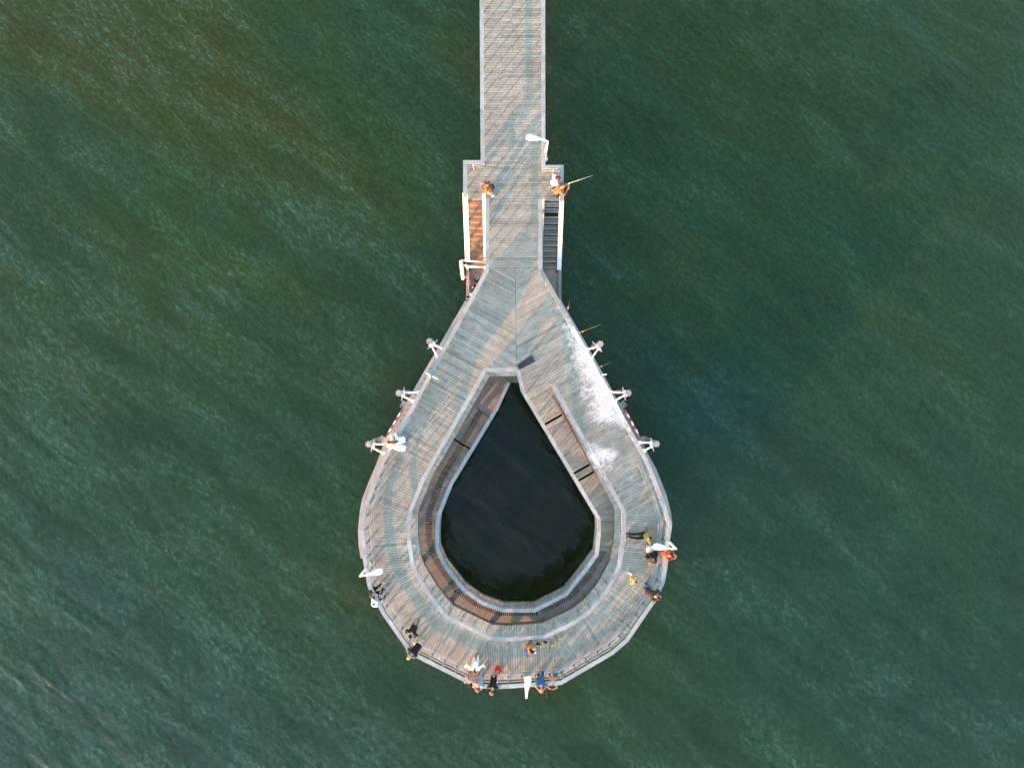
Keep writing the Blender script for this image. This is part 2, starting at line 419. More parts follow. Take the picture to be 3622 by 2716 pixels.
    base2 = math_(nt, 'MULTIPLY', math_(nt, 'MULTIPLY_ADD', fine, 0.050, math_(nt, 'MULTIPLY_ADD', band, 0.05, 0.003)), clear.outputs[0])  # clear carries the painted pier shade over the pool
    tip = math_(nt, 'MULTIPLY', math_(nt, 'POWER', ridge, 4.0), math_(nt, 'POWER', sky_streak.outputs[0], 1.5))
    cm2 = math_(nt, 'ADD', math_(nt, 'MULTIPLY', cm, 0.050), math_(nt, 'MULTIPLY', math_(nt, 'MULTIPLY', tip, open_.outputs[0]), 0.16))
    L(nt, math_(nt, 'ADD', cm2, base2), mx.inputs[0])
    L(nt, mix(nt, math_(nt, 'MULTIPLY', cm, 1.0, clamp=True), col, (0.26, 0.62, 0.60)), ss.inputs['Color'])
    bp = N(nt, 'ShaderNodeBump'); bp.inputs['Strength'].default_value = 1.0; bp.inputs['Distance'].default_value = 1.0
    L(nt, h, bp.inputs['Height']); L(nt, bp.outputs[0], b.inputs['Normal'])
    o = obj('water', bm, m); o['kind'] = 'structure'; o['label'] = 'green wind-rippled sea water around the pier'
WCOL = [(0.16,0.52,0.27), (0.18,0.55,0.16), (0.27,0.55,0.05), (0.33,0.53,0.01)]
WAV = [0.27, 0.05, 0.015, 0.0]
SSS = 'R'; SSCALE = 7.0
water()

# ---------------------------------------------------------------- the pier
pier = thing('pier', 'weathered timber pier ending in a teardrop loop round a pool of dark water', 'pier')
def part_planks(name, mat, calls, parent=pier):
    bm = newbm()
    for c in calls: planks(bm, **c)
    return obj(name, bm, mat, parent)
yT = 703
lt0, lt1 = cap(1698, -900), cap(1707, 574)
rt0, rt1 = cap(1921, -900), cap(1922, 591)
E = 0.13
stem = [(lt0.x-E, lt0.y), (rt0.x+E, rt0.y), (rt1.x+E, rt1.y+E), (lt1.x-E, lt1.y+E)]
part_planks('deck', M['deck'], [dict(poly=stem, dirv=(1, 0.006), maxlen=3.0)])
lb, rb = cap(1645, 574), cap(1987, 591)
ly = W(0, yT).y
bay = [(lb.x-E, lb.y+E), (lt1.x-E, lb.y+E-0.001), (rt1.x+E, rb.y+E+0.24), (rt1.x+E, rb.y+E), (rb.x+E, rb.y+E), (rb.x+E, ly-0.12), (lb.x-E, ly)]
bay = [(lb.x-E, lb.y+E-0.01), (lt1.x-E, lt1.y+E-0.01), (rt1.x+E, rt1.y+E-0.01), (rb.x+E, rb.y+E-0.01), (rb.x+E, ly-0.12), (lb.x-E, ly)]
part_planks('deck', M['deck'], [dict(poly=bay, dirv=(1, 0.0), maxlen=3.2)])
jy = W(0, 947).y
neck = [(OUT[0].x-E, ly-0.01), (OUT[-1].x+E, ly-0.13), (OUT[-1].x+E, jy), (OUT[0].x-E, jy)]
neck[1] = (OUT[-1].x+E, ly-0.01)
part_planks('deck', M['deck'], [dict(poly=neck, dirv=(1, 0.0))])

OUTe = offset(OUT, -0.13) if False else None
# side of travel: walking OUT down the left and round the bottom, the loop lies to the LEFT
OE = offset(OUT, -E)                   # outer deck edge
IE = offset(INN, 0.30)                 # inner deck edge, overhanging the hole
def seam_dir(o, i): d = Vector((i.x-o.x, i.y-o.y)); return d.normalized()
cs0, cs1 = W(1822, 947), W(1827, 1306)
def mid_dir(a0, b0, a1, b1):
    # boards run square to the centre line of the section
    c0 = (a0+b0)/2; c1 = (a1+b1)/2; d = c1-c0
    return (-d.y, d.x)
I = {n: k for k, n in enumerate(inner_px)}; O = {n: k for k, n in enumerate(outer_px)}
# left arm
oa, ia = O[(1392,1565)], I[(1500,1686)]
tipL = IE[1]; tipR = IE[0]
left_arm = [(OE[1].x, jy-0.01), (cs0.x, jy-0.01), (cs1.x, tipR.y)] + [P2(IE[1]), P2(IE[2]), P2(IE[ia]), P2(OE[oa])]
dl = OUT[oa]-OUT[1]; dl = (-dl.y, dl.x)
part_planks('deck', M['deck'], [dict(poly=left_arm, dirv=dl)])
# loop sections
secs = [((1392,1565),(1287,1809),(1500,1686),(1446,1834)), ((1287,1809),(1307,2073),(1446,1834),(1471,2027)),
        ((1307,2073),(1440,2287),(1471,2027),(1580,2182)), ((1440,2287),(1683,2424),(1580,2182),(1735,2258)),
        ((1683,2424),(1984,2414),(1735,2258),(1927,2251)), ((1984,2414),(2217,2264),(1927,2251),(2089,2160)),
        ((2217,2264),(2345,2058),(2089,2160),(2190,2008)), ((2345,2058),(2370,1861),(2190,2008),(2207,1808))]
for o0, o1, i0, i1 in secs:
    ov = [OE[k] for k in range(O[o0], O[o1]+1)]; iv = [IE[k] for k in range(I[i0], I[i1]+1)]
    d = mid_dir(OE[O[o0]], IE[I[i0]], OE[O[o1]], IE[I[i1]])
    part_planks('deck', M['deck'], [dict(poly=[P2(v) for v in ov]+[P2(v) for v in iv[::-1]], dirv=d)])
# right arm, flush with the head of the ramp
r0, r1 = W(1949, 1346), W(1849, 1383)
o0, o1 = O[(2370,1861)], O[(1912,955)]
ov = [OE[k] for k in range(o0, o1+1)]
IEr = offset(INN, 0.10)
edgeR = [IE[I[(2207,1808)]], IEr[-1]]
right_arm = [P2(v) for v in ov] + [(OE[-2].x, jy-0.01), (cs0.x+0.012, jy-0.01), (cs1.x+0.012, tipR.y), (r1.x-0.20, tipR.y), (r1.x-0.02-0.02, r1.y), (r0.x, r0.y), P2(edgeR[1]), P2(edgeR[0])]
dr = OUT[-2]-OUT[-3]; dr = (-dr.y, dr.x)
part_planks('deck', M['deck'], [dict(poly=right_arm, dirv=dr)])

# ramp
def zplane(a, b, c, d):
    # height falls along the section centre line
    p0 = (a+b)/2; p1 = (c+d)/2; v = Vector((p1.x-p0.x, p1.y-p0.y)); l2 = v.length_squared
    return lambda x, y: p0.z+(p1.z-p0.z)*((x-p0.x)*v.x+(y-p0.y)*v.y)/l2
RIe = offset(RI, -0.07)
for k in range(len(RI)-1):
    a, b, c, d = RIe[k], RO[k], RIe[k+1], RO[k+1]
    dv = mid_dir(b, a, d, c)
    dn = Vector(dv).normalized()
    bm = newbm()
    sl = None
    if 3 <= k:
        cc = [(dn.x*(p.x)+dn.y*(p.y)) for p in (a, c)]; oo = [(dn.x*(p.x)+dn.y*(p.y)) for p in (b, d)]
        # a drain slot is left out of every other board in the middle of the walkway
        lo_, hi_ = (sum(cc)/2+sum(oo)/2)/2, 0
        sgn = 1
        mid = (sum(cc)/2*0.52+sum(oo)/2*0.48)
        sl = (lambda kk, mid=mid: (mid-0.17, mid+0.17) if kk % 2 == 0 else (None, None))
    skip = []
    if k == 0: skip = [(0.275, 0.287), (0.325, 0.338), (0.715, 0.727)]
    if k == len(RI)-2: skip = [(0.70, 0.745)]
    planks(bm, [P2(a), P2(c), P2(d), P2(b)], dv, pitch=0.105 if k < 3 else 0.054, gap=0.012 if k < 3 else 0.006, zf=zplane(a, b, c, d), thick=0.04, skip=skip, slots=sl)
    obj('ramp_walkway', bm, M['deck_low'] if k > 3 else M['deck'], pier)
# low landing at the tip of the loop
zl = LOW
l0, l1 = RI[-1].copy(), RO[-1].copy()
ti = cap(1799, 1350, zl); to = cap(1716, 1309); to.z = zl
bm = newbm()
landp = [(l0.x+0.07, l0.y), (ti.x+0.1, ti.y-0.05), (W(1850, 1360, zl).x, W(0, 1352, zl).y), (W(1850, 1300, zl).x, to.y+0.3), (to.x-0.3, to.y+0.3), (l1.x, l1.y)]
prism(bm, landp, lambda x, y: zl, 0.18, (1, 0.3, 0))
obj('low_landing', bm, M['concrete'], pier)
# landings under the stair feet
def landing(xs, y0, y1):
    bm = newbm(); z = LOW-0.02
    box(bm, ((xs[0]+xs[1])/2, (y0+y1)/2, z-0.12), (abs(xs[1]-xs[0]), abs(y1-y0), 0.24))
    o = obj('low_landing', bm, M['concrete'], pier)
    bm = newbm()
    for x, y, sx_, sy_ in (((xs[0]+xs[1])/2, y0, abs(xs[1]-xs[0])+0.2, 0.16), (xs[0], (y0+y1)/2, 0.16, abs(y1-y0)+0.02)):
        box(bm, (x, y, z+0.05), (sx_, sy_, 0.16))
    obj('kerb', bm, M['ledge'], o)
zLd = LOW-0.02
yl1_, yr1_ = W(0,962,LOW).y, W(0,967,LOW).y
landing((W(1655,0,LOW).x, -0.9), W(0,1054,LOW).y, yl1_+0.30)
landing((W(1980,0,LOW).x, 1.2), W(0,1066,LOW).y, yr1_+0.30)

# fascias: deep edge beams under every deck edge, and the wide ledge outside the rail
def fascia(name, pts, w, th, top, mat, side=0.0, board=2.4):
    bm = newbm(); ribbon(bm, pts, w, th, top, side, board); return obj(name, bm, mat, pier)
OEl = OE[1:-1]
fascia('edge_beam', OE[1:-1], 0.08, 0.42, -0.055, M['timber'], side=0.06)
fascia('edge_beam', IE[0:], 0.08, 0.42, -0.055, M['timber'], side=-0.06)
fascia('edge_beam', [Vector((lt0.x, lt0.y, D)), Vector((lt1.x, lt1.y, D)), lb, Vector((lb.x, ly+0.1, D))], 0.08, 0.42, -0.055, M['timber'], side=-0.02)
fascia('edge_beam', [Vector((rt0.x, rt0.y, D)), Vector((rt1.x, rt1.y, D)), rb, Vector((rb.x, ly+0.1, D))], 0.08, 0.42, -0.055, M['timber'], side=0.02)
fascia('edge_beam', [v for v in offset(RI, 0.0)], 0.07, 0.30, -0.05, M['timber'])
fascia('edge_beam', [v for v in offset(RO, 0.10)], 0.07, 0.30, -0.05, M['timber'])
led_l = [W(x, y, D-0.12) for x, y in [(1646,1062),(1365,1547),(1330,1643),(1301,1711),(1280,1766),(1272,1812),(1266,1874),(1268,1928),(1276,1975)]]
led_r = [W(x, y, D-0.12) for x, y in [(1982,1058),(2073,1214),(2163,1376),(2259,1542),(2292,1604),(2321,1658),(2357,1748),(2373,1812),(2379,1855)]]
def ledge(name, edge, lo, hi):
    # boards between the given outer edge and the rail line
    bm = newbm()
    inn = []
    rail = [v for v in OUT[1:-1]]
    for p in edge:
        best = None
        for a, b in zip(rail[:-1], rail[1:]):
            ab = Vector((b.x-a.x, b.y-a.y)); t = max(0, min(1, ((p.x-a.x)*ab.x+(p.y-a.y)*ab.y)/ab.length_squared))
            q = Vector((a.x+ab.x*t, a.y+ab.y*t, p.z)); dd = (q-p).length
            if best is None or dd < best[0]: best = (dd, q)
        inn.append(best[1])
    for i in range(len(edge)-1):
        a, b, c, d = edge[i], edge[i+1], inn[i+1], inn[i]
        prism(bm, [P2(a), P2(b), P2(c), P2(d)], lambda x, y: D-0.12, 0.2, b-a)
        ln = (b-a).length
    o = obj(name, bm, M['ledge'], pier)
    return o, inn
lo_o, lin = ledge('ledge', led_l, 0, 1)
lo_r, rin = ledge('ledge', led_r, 0, 1)
# bolt heads along the straight ledges
def bolts(parent, a, b, n, inset):
    bm = bmesh.new(); tube(bm, (0,0,0), (0,0,0.025), 0.035, 0.03, 8)
    d = (b-a).normalized(); s = Vector((-d.y, d.x, 0))*inset
    o = obj('bolt', bm, M['rust'], parent); me = o.data
    for i in range(n):
        p = a.lerp(b, (i+0.5)/n)+s; p.z = D-0.12
        if i: o = link('bolt', me, parent)
        o.location = p
bolts(lo_o, led_l[0], led_l[1], 26, 0.22)
bolts(lo_r, led_r[0], led_r[3], 26, -0.12)
# red and white painted edge strips
def stripes(name, a, b, n, parent, push):
    d = (b-a); dn = d.normalized(); s = Vector((-dn.y, dn.x, 0))*push
    for i in range(n):
        bm = newbm()
        p0, p1 = a+d*(i/n)+s, a+d*((i+0.97)/n)+s
        rm = Matrix.Rotation(math.atan2(dn.y, dn.x), 3, 'Z')
        box(bm, (p0+p1)/2, ((p1-p0).length, 0.07, 0.12), rm, dn)
        obj(name, bm, M['red' if i % 2 == 0 else 'white'], parent)
stripes('edge_stripe', W(1425,1448,D-0.10), W(1369,1543,D-0.10), 7, lo_o, -0.03)
stripes('edge_stripe', W(2208,1450,D-0.10), W(2262,1547,D-0.10), 7, lo_r, 0.03)
# dark replacement boards let into the deck
bm = newbm()
pp = [W(1829,1291), W(1880,1255), W(1894,1279), W(1838,1307)]
u = (pp[1]-pp[0]).normalized()
for t in range(3):
    a0, a1 = pp[0].lerp(pp[3], t/3+0.01), pp[0].lerp(pp[3], (t+1)/3-0.01)
    b0, b1 = pp[1].lerp(pp[2], t/3+0.01), pp[1].lerp(pp[2], (t+1)/3-0.01)
    prism(bm, [P2(a0), P2(b0), P2(b1), P2(a1)], lambda x, y: D+0.026, 0.02, u)
obj('replacement_boards', bm, M['dark_board'], pier)

# piles and cross beams
pile_bm = newbm(); tube(pile_bm, (0,0,-4.0), (0,0,D-0.5), 0.17, 0.15, 12)
pile0 = obj('pile', pile_bm, M['timber'], pier, smooth=False)
first = True
def pile(x, y, top=None):
    global first
    if first: o = pile0; first = False
    else:
        o = pile0.copy(); C.objects.link(o)
    o.location = (x, y, 0)
    if top is not None: o.scale = (1, 1, 1); o.location.z = top-(D-0.5)
def beam(a, b, top=-0.5):
    beam_bm = newbm()
    a, b = Vector(a), Vector(b); d = b-a; rm = Matrix.Rotation(math.atan2(d.y, d.x), 3, 'Z')
    box(beam_bm, ((a+b)/2)+Vector((0,0,top)), (d.length, 0.26, 0.28), rm, d)
    obj('cross_beam', beam_bm, M['timber'], pier)
y = lt0.y-0.5
while y > jy+0.3:
    xl = lt1.x+0.3 if y > lb.y else OUT[0].x+0.1; xr = rt1.x-0.3 if y > lb.y else OUT[-1].x-0.1
    for x in (xl, xr): pile(x, y)
    beam((xl-0.3, y, D), (xr+0.3, y, D))
    y -= 2.6
prs = [(OE[1].lerp(OE[2], t), IE[1].lerp(IE[2], t)) for t in (0.05, 0.35, 0.65, 0.9)]
prs += [(OE[O[s[0]]], IE[I[s[2]]]) for s in secs]+[(OE[O[secs[-1][1]]], IE[I[secs[-1][3]]])]
prs += [(OE[O[(2252,1568)]].lerp(OE[O[(1912,955)]], t), IEr[-1].lerp(IEr[-2], 0.5) if t < 0.2 else IE[0]) for t in (0.05, 0.45, 0.85)]
for a, b in prs:
    p, q = a.lerp(b, 0.06), a.lerp(b, 0.92)
    pile(p.x, p.y); pile(q.x, q.y); beam((p.x, p.y, D), (q.x, q.y, D))
for k in range(2, len(RI), 2):
    p = RI[k].lerp(RO[k], 0.65); pile(p.x, p.y, RI[k].z-0.2)
for x, yy in ((-2.2, 5.0), (2.3, 5.0), (-2.2, 5.9), (2.3, 5.9)): pile(x, yy, LOW-0.3)

# ---------------------------------------------------------------- railings
post_cache = {}
def post_mesh(w, h, mat):
    key = (w, round(h, 3), mat)
    if key not in post_cache:
        bm = newbm(); box(bm, (0,0,h/2), (w, w, h), None, (0,0,1), bevel=0.006)
        me = bpy.data.meshes.new('post'); bm.to_mesh(me); bm.free(); me.materials.append(M[mat]); post_cache[key] = me
    return post_cache[key]
def railing(label, pts, step=0.69, capw=0.195, capmat='cap', mids=(0.52,), group='timber railings of the pier', foot=None, pickets=None, name='railing', new=()):
    t = thing(name, label, 'railing', group=group)
    for i in range(1):
        bm = newbm(); ribbon(bm, pts, capw, 0.06, RH, board=2.6); obj('cap_rail', bm, M[capmat], t)
        bm = newbm(); ribbon(bm, pts, 0.045, 0.06, RH-0.063, board=2.6); obj('under_rail', bm, M['cap'], t)
    for mh in mids:
        bm = newbm(); ribbon(bm, pts, 0.05, 0.07, mh+0.035, side=0.0, board=2.6); obj('mid_rail', bm, M['cap'], t)
    for p, d in along(pts, step, 0.04):
        o = link('post', post_mesh(0.07, RH-0.06+0.25, 'cap'), t)
        o.location = (p.x, p.y, p.z-0.25); o.rotation_euler.z = math.atan2(d.y, d.x)
    if foot:
        bm = newbm(); ribbon(bm, foot, 0.13, 0.05, 0.20, board=2.2); ribbon(bm, foot, 0.05, 0.05, 0.20, side=0.13, board=2.2)
        obj('foot_rail', bm, M['cap'], t)
    return t
g0 = lambda v, z: Vector((v.x, v.y, z))
railing('grey timber railing on the left edge of the straight walkway and its left bay', [lt0, lt1, lb, g0(cap(1645,699), D)], group=None)
railing('grey timber railing on the right edge of the straight walkway and its right bay', [rt0, rt1, rb, g0(cap(1987,712), D)], group=None)
foot = offset(OUT, 0.20)
railing('long outer timber railing running round the whole teardrop loop', OUT, foot=foot[3:-3], group=None)
railing('timber railing between the upper deck and the sunken walkway', INN, group=None, capmat='cap')
# ramp railing, with pickets hanging on the pool side
rr_pts = [g0(cap(1832,1307), D)] + RI + [g0(cap(1754,1450,LOW), LOW), g0(cap(1799,1352,LOW), LOW)]
rt_ = thing('railing', 'lowest timber railing with pickets along the edge of the inner pool', 'railing')
bm = newbm(); ribbon(bm, rr_pts, 0.19, 0.06, RH, board=2.6); obj('cap_rail', bm, M['cap'], rt_)
bm = newbm(); ribbon(bm, rr_pts, 0.05, 0.08, 0.54, board=2.6); obj('mid_rail', bm, M['cap'], rt_)
for p, d in along(rr_pts, 1.25, 0.04):
    o = link('post', post_mesh(0.085, RH-0.06+0.35, 'cap'), rt_); o.location = (p.x, p.y, p.z-0.35); o.rotation_euler.z = math.atan2(d.y, d.x)
inn_ = offset(rr_pts, 0.0)
for k in range(len(rr_pts)-1):
    a, b = rr_pts[k], rr_pts[k+1]
    d = (b-a); dn = Vector((d.x, d.y, 0)).normalized(); side = Vector((dn.y, -dn.x, 0))
    n = max(1, int(d.length/0.10)); bm = newbm(); rm = Matrix.Rotation(math.atan2(dn.y, dn.x), 3, 'Z')
    for i in range(n):
        p = a.lerp(b, (i+0.5)/n)
        lo_ = 0.46 if i % 2 else 0.02; box(bm, p+side*0.055+Vector((0,0,(1.04+lo_)/2)), (0.04, 0.02, 1.04-lo_), rm, (0,0,1))
    ribbon(bm, [a+side*0.045, b+side*0.045], 0.03, 0.05, 0.90)
    obj('picket_panel', bm, M['ledge'], rt_)

# ---------------------------------------------------------------- stairs
def stairs(label, x0, x1, ytop, ybot, hand):
    t = thing('staircase', label, 'stairs', ((x0+x1)/2, ytop, LOW))
    n = 13; run = (ytop-ybot)/n; rise = (D-LOW)/(n+0.0)
    inv = Matrix.Translation(-t.location)
    for i in range(n-1):
        bm = newbm(); z = D-(i+1)*rise
        yc = ytop-(i+0.5)*run
        if hand == 'r' and i == 2:
            box(bm, ((x0+x1)/2, yc-run*0.30, z-0.025), (x1-x0, run*0.4, 0.05))
        else:
            for k in (0.25, 0.75): box(bm, ((x0+x1)/2, ytop-(i+k)*run, z-0.025+random.uniform(-.002,.002)), (x1-x0, run/2-(0.008 if hand == 'l' else 0.03), 0.05))
        box(bm, ((x0+x1)/2, ytop-i*run-0.012, z+rise/2-0.03), (x1-x0, 0.02, rise-0.01)) if hand == 'l' else None  # riser boards added to bounce sunlight onto the treads
        bm.transform(inv); obj('step', bm, M['ledge'] if hand == 'r' else M['stair'], t)
    for x in (x0-0.04, x1+0.04):
        bm = newbm(); a = Vector((x, ytop, D-0.08)); b = Vector((x, ybot, LOW-0.02))
        ribbon(bm, [a, b], 0.06, 0.3, 0.0); bm.transform(inv); obj('stringer', bm, M['timber'], t)
    return t, inv
xl0, xl1 = W(1657,0).x, W(1706,0).x
yl0, yl1 = W(0,703).y, W(0,962,LOW).y
tL, invL = stairs('sunlit timber staircase going down beside the left railing', xl0, xl1, yl0, yl1, 'l')
xr0, xr1 = W(1927,0).x, W(1976,0).x
yr0, yr1 = W(0,712).y, W(0,967,LOW).y
tR, invR = stairs('shaded timber staircase going down beside the right railing with one broken tread', xr0, xr1, yr0, yr1, 'r')
def handrail(t, inv, x, y0, y1, w, mat='cap', lift=0.0, zs=(D, LOW)):
    bm = newbm(); a = Vector((x, y0, zs[0]+lift)); b = Vector((x, y1, zs[1]+lift))
    ribbon(bm, [a, b], w, 0.06, RH); bm.transform(inv); obj('handrail', bm, M[mat], t)
    for k in range(4):
        p = a.lerp(b, (k+0.3)/3.6); bm = newbm(); box(bm, p+Vector((0,0,RH/2-0.15)), (0.08, 0.08, RH+0.18), None, (0,0,1)); bm.transform(inv)
        obj('handrail_post', bm, M['cap'], t)
xa = cap(1645,0).x
handrail(tL, invL, xa, yl0-0.02, W(0,920,LOW+RH).y, 0.25, 'white')
handrail(tL, invL, W(1711,0,D+RH).x, yl0-0.02, yl1+0.3, 0.15, 'white', lift=-0.03)
xb = cap(1987,0).x
handrail(tR, invR, xb, yr0-0.05, W(0,955,LOW+RH).y, 0.22, 'white')
handrail(tR, invR, W(1923,0,D+RH).x, yr0-0.05, yr1+0.3, 0.11, lift=-0.25)
# white gate across the foot of the left stair
g = thing('gate', 'white two-bar gate across the foot of the left staircase', 'gate', (xa, W(0,945,LOW+1).y, LOW))
gi = Matrix.Translation(-g.location)
def gpart(name, mat, fn, parent, inv, smooth=False):
    bm = newbm(); fn(bm); bm.transform(inv); return obj(name, bm, mat, parent, smooth)
for yy, zz, w_ in ((923, 1.25, 0.045), (942, 0.95, 0.06)):
    a = W(1646, yy, LOW+zz); b = W(1718, yy+3, LOW+zz)
    gpart('bar', M['white'], lambda bm: tube(bm, a, b, w_, w_, 8), g, gi, True)
for xx, yy in ((1650, 938), (1716, 944)):
    a = W(xx, yy, LOW+1.3); b = Vector((a.x, a.y, LOW-0.3))
    gpart('gate_post', M['white'], lambda bm: tube(bm, b, a, 0.07, 0.07, 10), g, gi, True)
# white fender board hung outside the landing
f_ = thing('fender', 'thick white fender boom hung outside the left landing', 'fender', W(1634, 955, 1.2))
fi = Matrix.Translation(-f_.location)
def fb(bm):
    a, b = W(1631, 926, 1.75), W(1638, 984, 0.75)
    tube(bm, a, b, 0.10, 0.10, 12); ell(bm, a, (0.1,0.1,0.1)); ell(bm, b, (0.1,0.1,0.12))
gpart('boom', M['white'], fb, f_, fi, True)
for (x0_, y0_, z0_), (x1_, y1_, z1_) in (((1636,938,1.5),(1654,940,1.5)), ((1638,978,0.85),(1650,980,0.75)), ((1632,920,1.75),(1648,922,1.75))):
    a, b = W(x0_, y0_, z0_), W(x1_, y1_, z1_)
    gpart('bracket', M['white'], lambda bm: tube(bm, a, b, 0.03, 0.03, 8), f_, fi)

# ---------------------------------------------------------------- lamps
def lamp(label, top, head, h=2.45):
    """top: pixel of the pole head, head: pixel of the lantern centre"""
    z = D+h; T = W(*top, z); H = W(*head, z+0.12)
    base = Vector((T.x, T.y, D-0.1))
    t = thing('street_lamp', label, 'street lamp', base, math.atan2(H.y-T.y, H.x-T.x), 'white lamps standing along the railings')
    ln = Vector((H.x-T.x, H.y-T.y)).length
    bm = bmesh.new(); tube(bm, (0,0,0), (0,0,0.5), 0.085, 0.08, 12); tube(bm, (0,0,0.5), (0,0,h+0.05), 0.065, 0.05, 12)
    tube(bm, (0,0,0), (0,0,0.03), 0.14, 0.14, 12)
    obj('pole', bm, M['white'], t, True)
    bm = bmesh.new(); pr = Vector((0,0,h+0.0))
    for q in (Vector((ln*0.12,0,h+0.1)), Vector((ln*0.35,0,h+0.2)), Vector((max(ln-0.22, ln*0.5),0,h+0.22))):
        tube(bm, pr, q, 0.05, 0.045, 10); ell(bm, q, (0.037,)*3, seg=8); pr = q
    obj('arm', bm, M['white'], t, True)
    # cobra-head lantern: slim at the arm, wide and rounded at the tip
    bm = bmesh.new(); prof = [(-0.36,0.045,0.04),(-0.28,0.075,0.055),(-0.12,0.115,0.075),(0.05,0.145,0.09),(0.18,0.158,0.09),(0.27,0.14,0.075),(0.33,0.09,0.05),(0.35,0.03,0.02)]
    rings = []
    for x, w_, hh in prof:
        rings.append([bm.verts.new((ln+x, math.cos(a)*w_, h+0.22+math.sin(a)*hh)) for a in [2*math.pi*i/14 for i in range(14)]])
    for a, b in zip(rings[:-1], rings[1:]):
        for i in range(14): bm.faces.new((a[i], a[(i+1)%14], b[(i+1)%14], b[i]))
    bm.faces.new(rings[0][::-1]); bm.faces.new(rings[-1])
    hd = obj('lantern', bm, M['white'], t, True)
    bm = bmesh.new(); ell(bm, (ln+0.12,0,h+0.15), (0.17,0.11,0.07)); obj('glass', bm, M['galv'], hd, True)
lamp('white lamp standing over the right railing of the straight walkway', (1937,499), (1886,488), 2.6)
lamp('white lamp on the lower left bend above the two seated people', (1273,2037), (1329,2024))
lamp('white lamp at the bottom of the loop beside the person in the blue shirt', (1862,2468), (1867,2416))
lamp('white lamp on the right bend above the person in red', (2392,1941), (2336,1934))
lamp('white lamp at the upper left beside the third mooring frame', (1371,1576), (1410,1583))

# ---------------------------------------------------------------- mooring frames
def frame(label, pilepx, arms, zt=0.75):
    z = D+zt; P_ = W(*pilepx, z)
    t = thing('fender_pile', label, 'mooring pile', (P_.x, P_.y, 0), 0, 'piles with white frames outside the railing')
    inv = Matrix.Translation((-P_.x, -P_.y, 0))
    ctr = sum((W(*b, z) for a, b in arms), Vector())/2
    out = Vector((P_.x-ctr.x, P_.y-ctr.y, 0)).normalized(); sd = Vector((-out.y, out.x, 0))
    gpart('pile', M['ledge'], lambda bm: tube(bm, (P_.x, P_.y, -4), (P_.x, P_.y, z), 0.15, 0.13, 14), t, inv, False)
    def col(bm):
        for r_, zz in ((0.15, z-0.10), (0.15, z-0.32)): tube(bm, (P_.x, P_.y, zz-0.03), (P_.x, P_.y, zz+0.03), r_, r_, 14)
        for k in range(7):
            a = k*0.9; c = Vector((P_.x+math.cos(a)*0.155, P_.y+math.sin(a)*0.155, z-0.08)); box(bm, c, (0.035, 0.035, 0.07), Matrix.Rotation(a, 3, 'Z'))
    gpart('collar', M['galv'], col, t, inv)
    ap = P_-out*0.17
    for a, b in arms:
        A, B = W(*a, z-0.15), W(*b, z-0.15); A.z = z-0.16; B.z = D+0.45
        gpart('arm', M['white'], lambda bm: tube(bm, A, B, 0.045, 0.05, 10), t, inv, True)
        gpart('foot_plate', M['white'], lambda bm: box(bm, B, (0.16, 0.16, 0.2)), t, inv)
    gpart('yoke', M['white'], lambda bm: box(bm, (W(*arms[0][0], z-0.15)+W(*arms[1][0], z-0.15))/2+Vector((0,0,0.01)), (0.14, 0.34, 0.12), Matrix.Rotation(math.atan2(out.y, out.x), 3, 'Z')), t, inv)
    c0 = ap-out*0.04; c0.z = z-0.08
    gpart('cross_bolt', M['galv'], lambda bm: tube(bm, c0-sd*0.34, c0+sd*0.34, 0.022, 0.022, 8), t, inv)
frame('mooring pile in a white steel frame, topmost on the left side of the loop', (1519,1207), [((1530,1216),(1570,1236)), ((1526,1221),(1550,1270))])
frame('rusty mooring pile in a white frame, middle left, above a brown bracket', (1410,1390), [((1430,1388),(1480,1388)), ((1424,1400),(1461,1419))])
frame('mooring pile in a white frame, lowest on the left beside the lamp and couple', (1303,1571), [((1325,1571),(1382,1570)), ((1316,1582),(1355,1604))])
frame('mooring pile in a white frame, topmost on the right side of the loop', (2124,1216), [((2112,1226),(2079,1236)), ((2118,1231),(2094,1266))])
frame('mooring pile in a white frame, middle one on the right beside the glare-painted rail', (2223,1390), [((2208,1388),(2159,1386)), ((2212,1396),(2177,1417))])
frame('mooring pile in a white frame, lowest on the right below the striped edge', (2323,1570), [((2304,1565),(2263,1566)), ((2304,1580),(2280,1595))])

# timber brackets outside the ledge
def bracket(label, pts, z, mat='ledge'):
    P4 = [W(*p, z) for p in pts]; c = sum(P4, Vector())/len(P4)
    t = thing('timber_bracket', label, 'bracket', c, 0, 'brackets outside the ledges')
    inv = Matrix.Translation(-c)
    bm = newbm(); prism(bm, [P2(p) for p in P4], lambda x, y: z, 0.12, P4[1]-P4[0]); bm.transform(inv); top = obj('plate', bm, M[mat], t)
    bm = bmesh.new()
    for p in (P4[0].lerp(c, 0.35), P4[2].lerp(c, 0.35)): tube(bm, p, p+Vector((0,0,0.04)), 0.05, 0.045, 8)
    bm.transform(inv); obj('bolt', bm, M['rust'], top)
    bm = newbm(); a = P4[0].lerp(P4[3], 0.5)-Vector((0,0,0.14)); tube(bm, a+Vector((0,0,0.02)), (c.x, c.y, z-1.6), 0.07, 0.07, 8); bm.transform(inv); obj('strut', bm, M['timber'], t)
bracket('brown timber bracket below the middle mooring frame on the left', [(1413,1438),(1425,1416),(1456,1432),(1444,1454)], D-0.35)
bracket('brown timber bracket above the lowest mooring frame on the left', [(1337,1558),(1349,1540),(1382,1556),(1372,1572)], D-0.35)
bracket('grey bracket below the middle mooring frame on the right', [(2180,1432),(2205,1416),(2220,1434),(2200,1448)], D-0.5)
bracket('pale bracket above the lowest mooring frame on the right', [(2258,1552),(2276,1542),(2291,1560),(2266,1562)], D-0.35)

